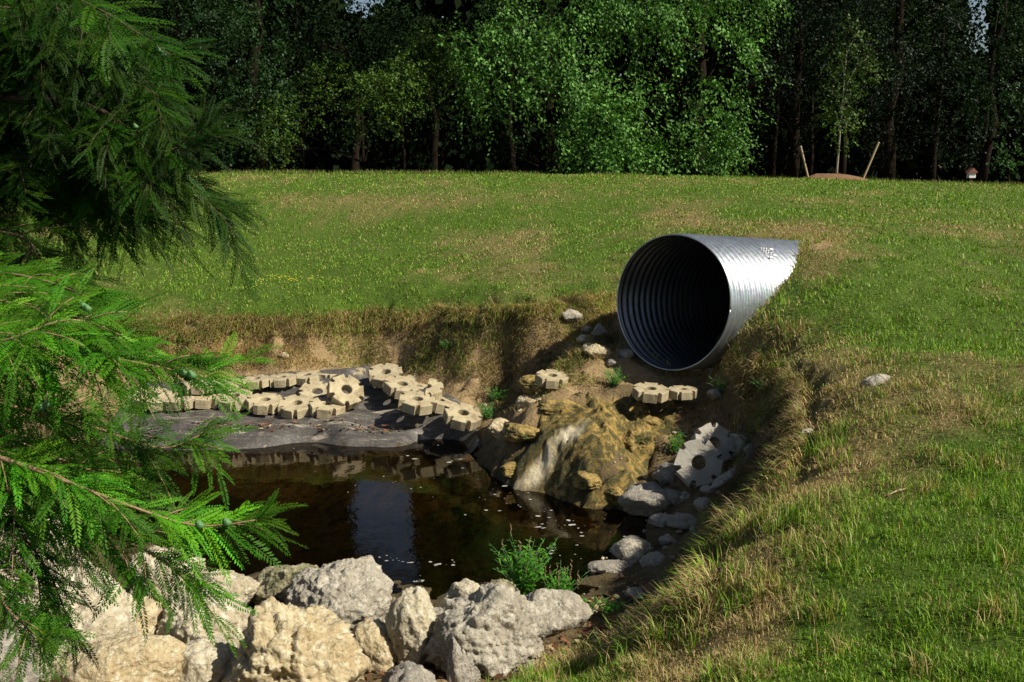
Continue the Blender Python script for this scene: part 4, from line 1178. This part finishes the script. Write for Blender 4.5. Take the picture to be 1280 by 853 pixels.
tree('understory_shrub', 'small bright green shrub beside the far right trunk', aty(1262, 231, 32)[:2], [(1262,192,15,32),(1255,208,11,32)], .04, .08, 1.6, (.06,.16,.03), .1, spray=.3, cat='shrub')
tree('understory_shrub', 'low dark shrubs filling the shade under the drooping trees', aty(700, 224, 35)[:2],
     [(600,190,30,35),(640,185,35,35),(690,200,30,35),(585,150,40,36)], .08, .10, 1.0, DK_SHADE, .1, cat='shrub')

# staked sapling on a mulch mound
sap = aty(1045, 226, 28.0)
def sapling():
    r_ = tree('staked_sapling', 'young thin tree with narrow crown staked on a mulch mound', sap[:2],
         [(1048,160,22,28),(1056,125,22,28),(1066,92,26,28),(1052,75,22,28),(1078,78,14,28),(1070,45,14,28),(1040,115,16,28),(1046,145,18,28)], .035, .09, 2.2, (.065,.12,.018), .2, grp=None, spray=.35, bark='pale_bark', nl=9)
sapling()
def stake(px0, py0, px1, py1, label):
    V = []; Fc = []; a = Vector(aty(px0, py0, 27.9)); b = Vector(aty(px1, py1, 27.9))
    tube([a, a.lerp(b, .5), b], [.028, .028, .03], 8, V, Fc); tube([b + (b - a).normalized() * -.002, b + (b - a).normalized() * .03], [.034, .03], 8, V, Fc)
    tag(pyobj('wooden_stake', V, Fc, M['stake'], None, False), label, 'stake', 'stakes around the sapling')
stake(1011, 226, 1001, 184, 'wooden stake leaning left, left of the sapling')
stake(1078, 226, 1098, 179, 'wooden stake leaning right, right of the sapling')
def mulch():
    n = 40; V = []; Fc = []
    cx, cy = sap[0], 28.0; bz = hz(cx, cy)
    rings = 9
    for i in range(rings):
        q = i / (rings - 1)
        for k in range(n):
            a = 6.283 * k / n; rr = 1.15 * q * (1 + .08 * math.sin(3 * a))
            V.append((cx + rr * math.cos(a), cy + rr * .9 * math.sin(a), hz(cx + rr*math.cos(a), cy + rr*.9*math.sin(a)) - .06 + .22 * (1 - q * q) + random.gauss(0, .012)))
    for i in range(rings - 1):
        for k in range(n): Fc.append((i*n+k, i*n+(k+1)%n, (i+1)*n+(k+1)%n, (i+1)*n+k))
    return pyobj('mulch_mound', V, Fc, M['mulch'])
tag(mulch(), 'low brown mulch mound around the sapling', 'mulch mound')

# small white and red-brown marker at the wood edge on the right
def marker():
    p = Vector(aty(1213, 231, 30.5)); p.z = hz(p.x, p.y)
    root = empty('birdhouse', p); tag(root, 'tiny white and brown post box like birdhouse at the wood edge, far right', 'birdhouse')
    def bx(name, c, s, mat):
        bm = bmesh.new(); bmesh.ops.create_cube(bm, size=1, matrix=Matrix.Translation(c) @ Matrix.Diagonal((*s, 1))); bmesh.ops.bevel(bm, geom=bm.edges[:], offset=.008, segments=1, affect='EDGES')
        me = bpy.data.meshes.new(name); bm.to_mesh(me); bm.free(); link(name, me, M[mat], root)
    bx('post', (0, 0, .12), (.05, .05, .34), 'rust'); bx('body', (0, 0, .34), (.2, .18, .17), 'white')
    V = [(-.15,-.13,.42),(.15,-.13,.42),(0,-.13,.56),(-.15,.13,.42),(.15,.13,.42),(0,.13,.56)]
    pyobj('roof', V, [(0,1,2),(5,4,3),(0,2,5,3),(1,4,5,2),(0,3,4,1)], M['rust'], root, False)
marker()

# the wood behind, one mass
def wood():
    P0, C = [], []
    N = 330000
    px = R.uniform(-300, 1600, N); q = R.random(N)
    prof = 40 - 150 * 0 + 30 * np.exp(-((px - 475) / 60) ** 2) - 560 * (1 - np.exp(-((px - 462) / 36) ** 2)) * 1.0
    gp = 1 - sstep(26, 84, np.abs(px - 458 + 22 * fbm(px / 23, px * 0, o=3, s=166))); prof = prof * (1 - gp) + 22 * gp
    prof = prof + (45 - 22 * gp) * fbm(px / 60, px * 0, o=4, s=160) + 70 * np.exp(-((px - 1220) / 22) ** 2) * 4.2
    prof = np.where(np.abs(px - 1222) < 17, 70, prof)
    prof = np.minimum(prof, 150)
    py = prof + (238 - prof) * q ** .75
    yy = R.uniform(46, 66, N)
    d = [(px - 640) / F, CP - (py - 426.5) / F * SP, -SP - (py - 426.5) / F * CP]
    t = yy / d[1]; p = np.stack([d[0] * t, yy, H + d[2] * t], 1)
    k = fbm(p[:, 0] * .5, p[:, 2] * .5, yy * .3, 3, 170) > -.5
    p = p[k]; n = len(p)
    c = np.array([.006, .012, .004]) * R.uniform(.5, 1.5, n)[:, None]  # shade inside the wood put into a near-black leaf colour
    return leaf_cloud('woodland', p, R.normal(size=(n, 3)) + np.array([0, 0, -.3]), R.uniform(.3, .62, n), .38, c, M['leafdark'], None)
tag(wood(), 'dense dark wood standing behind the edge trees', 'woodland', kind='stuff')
# bare trunks seen in the shade
for i, (px, r_) in enumerate([(380,.07),(455,.06),(505,.07),(640,.14),(1010,.1),(1052,.13),(1100,.12),(1165,.13),(1225,.1),(965,.12)]):
    yy = 42 + (i * 7) % 5
    b = aty(px, 232, yy); V = []; Fc = []
    zb = hz(b[0], yy) - .2; hh = 7.5
    tube([Vector((random.gauss(0, .15) * t, random.gauss(0, .15) * t, hh * t)) for t in np.linspace(0, 1, 6)], [r_ * (1.2 - .9 * t) for t in np.linspace(0, 1, 6)], 8, V, Fc)
    root = empty('slender_tree', (b[0], yy, zb))
    tag(root, ['slender shaded tree deep behind the left shrub mass','slender shaded tree under the middle of the sky gap','slender shaded tree at the right end of the shrub mass','slender tree in the shade under the drooping tree',
               'slender shaded tree just left of the sapling','slender shaded tree close behind the sapling','slender shaded tree right of the right stake','slender tree in the dark between sapling and birdhouse',
               'slender shaded tree just right of the birdhouse','slender tree in the gap right of the drooping trees'][i], 'tree', 'slender trees in the shade of the wood')
    pyobj('trunk', V, Fc, M['bark'], root)
    n = 1500; u = R.normal(size=(n, 3)); u /= np.linalg.norm(u, axis=1)[:, None]
    leaf_cloud('crown', u * (R.uniform(.3, 1, n) ** .6)[:, None] * np.array([1.7, 1.7, 2.2]) + np.array([0, 0, 6.6]), R.normal(size=(n, 3)), R.uniform(.12, .22, n), .3, np.array(DK_SHADE) * R.uniform(.6, 1.4, n)[:, None], M['leafdark'], root)

# ------------------------------------------------------------------ bald cypress, foreground left
def cypress():
    tb = Vector((-2.9, 2.3, hz(-2.9, 2.3) - .1))
    root = empty('bald_cypress', tb); tag(root, 'bald cypress in the left foreground with feathery bright green sprays', 'tree')
    def PT(px, py, y): return Vector(aty(px, py, y)) - tb
    V = []; Fc = []
    tube([Vector((0, 0, 0)), Vector((.05, 0, .6)), Vector((.02, .03, 2)), Vector((.0, .0, 4)), Vector((0, 0, 7))], [.26, .17, .14, .10, .03], 12, V, Fc)
    pyobj('trunk', V, Fc, M['bark'], root)
    LIMB = []   # polyline, thickness, twig density, twig length, branchlet len, tone
    def limb(pts, thick, dens, tl, bl, tone, spread=1.0):
        pts = [(q[0] * .86 if q[0] > 0 else q[0], q[1], q[2]) for q in pts]
        if pts[-1][1] < 360 and pts[-1][2] > 2.15: tone *= .62  # shade of the upper mass put into its leaf colour
        LIMB.append((pts, thick, dens, tl, bl, tone, spread))
    # front bright limbs
    limb([(-260,330,1.9),(-60,405,1.65),(70,437,1.55),(190,452,1.5),(300,472,1.5)], .006, 24, .15, .085, 1.35)
    limb([(-200,420,1.7),(-20,430,1.5),(100,400,1.5),(190,425,1.55)], .005, 20, .13, .08, 1.2)
    limb([(-260,480,1.8),(-80,545,1.55),(60,590,1.45),(180,630,1.45),(285,657,1.45),(374,650,1.45)], .006, 20, .13, .08, 1.45)
    limb([(-200,520,1.75),(-20,600,1.55),(110,650,1.5),(215,690,1.5),(275,725,1.5)], .005, 22, .13, .08, 1.0)
    limb([(-220,450,1.9),(-20,500,1.7),(120,530,1.65),(230,560,1.65),(290,545,1.65)], .005, 22, .15, .08, .8)
    limb([(-200,560,1.9),(-20,640,1.6),(60,700,1.55),(105,790,1.55)], .004, 16, .08, .07, .55)
    limb([(-160,660,1.7),(-30,700,1.5),(10,760,1.45),(60,800,1.4)], .004, 14, .09, .075, 1.0)
    limb([(-180,560,1.9),(-20,610,1.7),(40,650,1.65),(60,760,1.65)], .004, 16, .08, .07, .5)
    limb([(-200,350,2.0),(-40,370,1.8),(50,385,1.75),(130,400,1.75)], .005, 22, .16, .08, 1.1)
    limb([(-160,490,1.9),(-10,540,1.8),(90,575,1.75),(170,600,1.75)], .005, 24, .17, .08, .7)
    # upper limbs, dimmed by shade put into their leaf colour
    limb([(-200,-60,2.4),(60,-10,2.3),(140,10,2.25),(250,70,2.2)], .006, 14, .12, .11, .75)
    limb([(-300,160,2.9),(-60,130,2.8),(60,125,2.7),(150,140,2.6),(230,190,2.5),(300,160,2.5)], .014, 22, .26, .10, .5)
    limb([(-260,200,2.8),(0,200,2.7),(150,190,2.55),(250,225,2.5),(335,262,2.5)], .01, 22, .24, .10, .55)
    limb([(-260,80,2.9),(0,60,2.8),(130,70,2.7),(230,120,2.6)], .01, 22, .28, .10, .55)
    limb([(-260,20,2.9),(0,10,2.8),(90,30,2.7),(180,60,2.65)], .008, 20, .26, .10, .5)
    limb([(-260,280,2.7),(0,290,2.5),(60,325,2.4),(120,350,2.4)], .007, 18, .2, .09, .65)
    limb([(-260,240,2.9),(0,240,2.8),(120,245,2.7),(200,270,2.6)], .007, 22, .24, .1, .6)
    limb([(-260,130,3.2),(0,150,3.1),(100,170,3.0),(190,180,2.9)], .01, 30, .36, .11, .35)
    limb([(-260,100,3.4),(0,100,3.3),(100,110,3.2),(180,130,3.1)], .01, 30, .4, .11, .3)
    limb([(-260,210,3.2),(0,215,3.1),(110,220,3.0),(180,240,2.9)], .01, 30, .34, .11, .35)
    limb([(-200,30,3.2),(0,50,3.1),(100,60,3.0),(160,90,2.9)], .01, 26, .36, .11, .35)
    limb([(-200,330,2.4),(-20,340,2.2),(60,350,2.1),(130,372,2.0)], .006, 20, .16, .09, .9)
    # branchlet template (unit length along +x, leaflets in xy plane, slight droop)
    TFs = []
    for _v in range(6):
        npair = 19; T = []; 
        for k in range(npair):
            t = .06 + .94 * k / (npair - 1)
            wl = .105 * (math.sin(math.pi * min(1, t * .86 + .10)) ** .6)
            for sgn in (-1, 1):
                x0 = t; x1 = t + wl * .55
                T.append([(x0 - .008, 0, 0), (x0 + wl * .35 - .016, sgn * wl * .55, .006), (x1 + .01, sgn * wl, -.01), (x0 + wl * .35 + .024, sgn * wl * .5, .006)])
        T.append([(0, -.006, 0), (1.0, -.003, 0), (1.0, .003, 0), (0, .006, 0)])
        T = np.array(T)  # (m,4,3)
        m_ = len(T); Tf = T.reshape(-1, 3)
        jit = np.repeat(R.normal(0, 1, (m_, 1, 3)), 4, 1).reshape(-1, 3) * np.array([.008, .006, .008]); jit[0::4] = 0
        bend = R.normal(0, .10); Tf = Tf + jit; Tf[:, 1] += bend * Tf[:, 0] ** 2; Tf[:, 1] *= R.uniform(.75, 1.15)
        TFs.append(Tf)
    LV, LC = [], []
    tw_tone = [1.0]
    TV = []; TF = []; DV = []; DF = []
    def branchlet(p, d, L, tone, nup):
        d = d.normalized(); s = d.cross(nup)
        if s.length < .05: s = d.cross(Vector((1, 0, 0)))
        s.normalize(); u = s.cross(d)
        Tf = random.choice(TFs); loc = Tf * L
        dro = Tf[:, 0] ** 2 * L * random.uniform(.05, .35)
        W_ = np.array(p) + loc[:, :1] * np.array(d) + loc[:, 1:2] * np.array(s) + loc[:, 2:3] * np.array(u)
        W_[:, 2] -= dro
        LV.append(W_.astype(np.float32))
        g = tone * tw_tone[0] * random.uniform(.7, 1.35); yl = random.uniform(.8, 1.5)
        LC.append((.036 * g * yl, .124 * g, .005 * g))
    for (pl, thick, dens, tl, bl, tone, spread) in LIMB:
        P_ = [PT(*q) for q in pl]
        # smooth polyline
        Q_ = []
        for i in range(len(P_) - 1):
            for k in range(6):
                t = k / 6; a = P_[max(i - 1, 0)]; b = P_[i]; c = P_[i + 1]; d = P_[min(i + 2, len(P_) - 1)]
                Q_.append(.5 * ((2 * b) + (c - a) * t + (2 * a - 5 * b + 4 * c - d) * t * t + (-a + 3 * b - 3 * c + d) * t ** 3))
        Q_.append(P_[-1])
        # join to the trunk
        tz = max(.4, P_[0].z - .3)
        st = Vector((0, 0, tz)); full = [st, st.lerp(Q_[0], .5) + Vector((0, 0, .08))] + Q_
        n = len(full)
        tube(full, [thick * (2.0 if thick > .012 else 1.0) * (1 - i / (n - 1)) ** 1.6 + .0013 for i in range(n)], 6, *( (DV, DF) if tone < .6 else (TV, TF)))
        tot = sum((Q_[i + 1] - Q_[i]).length for i in range(len(Q_) - 1))
        acc = 0
        for i in range(len(Q_) - 1):
            seg = Q_[i + 1] - Q_[i]; Ls = seg.length; dseg = seg.normalized()
            f = (acc + Ls / 2) / tot; acc += Ls
            if f < .12: continue
            # side twigs
            k = Ls * dens * (2.0 if tone < .6 else 2.1) * (.9 if f < .9 else .6); k = int(k) + (random.random() < k % 1)
            for _ in range(k):
                p = Q_[i] + seg * random.random()
                tw_tone[0] = random.choice((.5, .8, 1.0, 1.2, 1.5)); sg = random.choice((-1, 1)); side = dseg.cross(Vector((0, -.35, 1))).normalized() * sg
                d = (dseg * random.uniform(.7, 1.2) + side * random.uniform(.3, 1.0) + Vector((random.gauss(0, .25), random.gauss(0, .3), random.gauss(-.05, .45)))).normalized()
                L = tl * 1.15 * random.uniform(.5, 1.2) * (1.15 - .6 * f)
                tw = [p + d * L * t + Vector((0, 0, -.25 * L * t * t)) for t in (0, .33, .66, 1)]
                tube(tw, [.0016, .0013, .001, .0007], 4, *((DV, DF) if tone < .6 else (TV, TF)))
                nb = int(L / .0105)
                for b in range(1, nb + 1):
                    t = b / nb; q = t * 3; i0 = min(int(q), 2); pp = tw[i0].lerp(tw[i0 + 1], q - i0)
                    sd = d.cross(Vector((random.gauss(0, .3), random.gauss(0, .3), 1))).normalized() * (1 if b % 2 else -1)
                    dd = (d * random.uniform(.55, 1.1) + sd * random.uniform(.5, 1.0) * (1 - .4 * t) + Vector((0, 0, random.gauss(-.12, .28)))).normalized()
                    branchlet(pp, dd, bl * 1.1 * random.uniform(.4, 1.2) * (1 - .25 * t), tone, Vector((random.gauss(0, .4), random.gauss(-.5, .4), 1)))
            # branchlets directly on the limb near its tip
            if f > .35:
                nb = int(Ls / .007) + 1
                for b in range(nb):
                    p = Q_[i] + seg * random.random(); sg = random.choice((-1, 1))
                    sd = dseg.cross(Vector((random.gauss(0, .5), random.gauss(-.6, .5), 1))).normalized() * sg
                    dd = (dseg * random.uniform(.5, 1.2) + sd * random.uniform(.4, 1) + Vector((0, 0, random.gauss(0, .3)))).normalized()
                    branchlet(p, dd, bl * random.uniform(.7, 1.2), tone * 1.05, Vector((random.gauss(0, .4), random.gauss(-.7, .4), 1)))
        for _ in range(5):
            branchlet(Q_[-1], (dseg + Vector((random.gauss(0, .4), random.gauss(0, .4), random.gauss(0, .4)))).normalized(), bl * .8, tone, Vector((0, -.5, 1)))
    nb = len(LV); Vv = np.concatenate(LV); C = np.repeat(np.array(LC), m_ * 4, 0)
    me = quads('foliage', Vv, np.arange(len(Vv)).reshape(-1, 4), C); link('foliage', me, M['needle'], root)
    print('cypress branchlets', nb, 'quads', len(Vv) // 4)
    lm = pyobj('limb', TV, TF, M['twig'], root); pyobj('shaded_limb', DV, DF, M['twig_shaded'], root)
    # round green cones
    cm = rock_mesh('cone', (.007, .007, .007), 300, 3, 20, .05); cm.materials.append(M['cone'])
    for (px, py, y) in ((230,465,1.48),(240,468,1.47),(61,505,1.5),(52,508,1.5),(250,655,1.43),(284,652,1.44),(198,62,2.18),(205,68,2.18),(193,72,2.18),(110,385,1.72),(103,380,1.72),(170,158,2.5)):
        o = link('cone', cm, None, lm, True); o.location = PT(px, py, y)
cypress()

# ------------------------------------------------------------------ light, sky, camera
EL, AZ = math.radians(44), math.radians(115)       # azimuth clockwise from +y (north)
sdir = Vector((math.sin(AZ) * math.cos(EL), math.cos(AZ) * math.cos(EL), math.sin(EL)))
w = bpy.data.worlds.new('World'); scene.world = w; w.use_nodes = True
nt = w.node_tree; bg = nt.nodes['Background']
sky = nt.nodes.new('ShaderNodeTexSky'); sky.sky_type = 'NISHITA'; sky.sun_disc = False
sky.sun_elevation = EL; sky.sun_rotation = AZ; sky.dust_density = 1.5; sky.air_density = 1.0
nt.links.new(sky.outputs[0], bg.inputs[0]); bg.inputs[1].default_value = 0.05
ld = bpy.data.lights.new('sun', 'SUN'); ld.energy = 5.0; ld.angle = math.radians(.5); ld.color = (1, .93, .80)
lo = bpy.data.objects.new('sun', ld); COL.objects.link(lo); lo.rotation_euler = sdir.to_track_quat('Z', 'Y').to_euler()
cd = bpy.data.cameras.new('camera'); cd.sensor_width = 36; cd.lens = 36 * F / 1280; cd.clip_end = 2000; cd.clip_start = .05
cam = bpy.data.objects.new('camera', cd); COL.objects.link(cam)
cam.location = (0, 0, H); cam.rotation_euler = (math.pi / 2 - P, 0, 0)
scene.camera = cam
scene.view_settings.view_transform = 'Standard'; scene.view_settings.look = 'None'
scene.view_settings.exposure = 0.7; scene.view_settings.gamma = 1
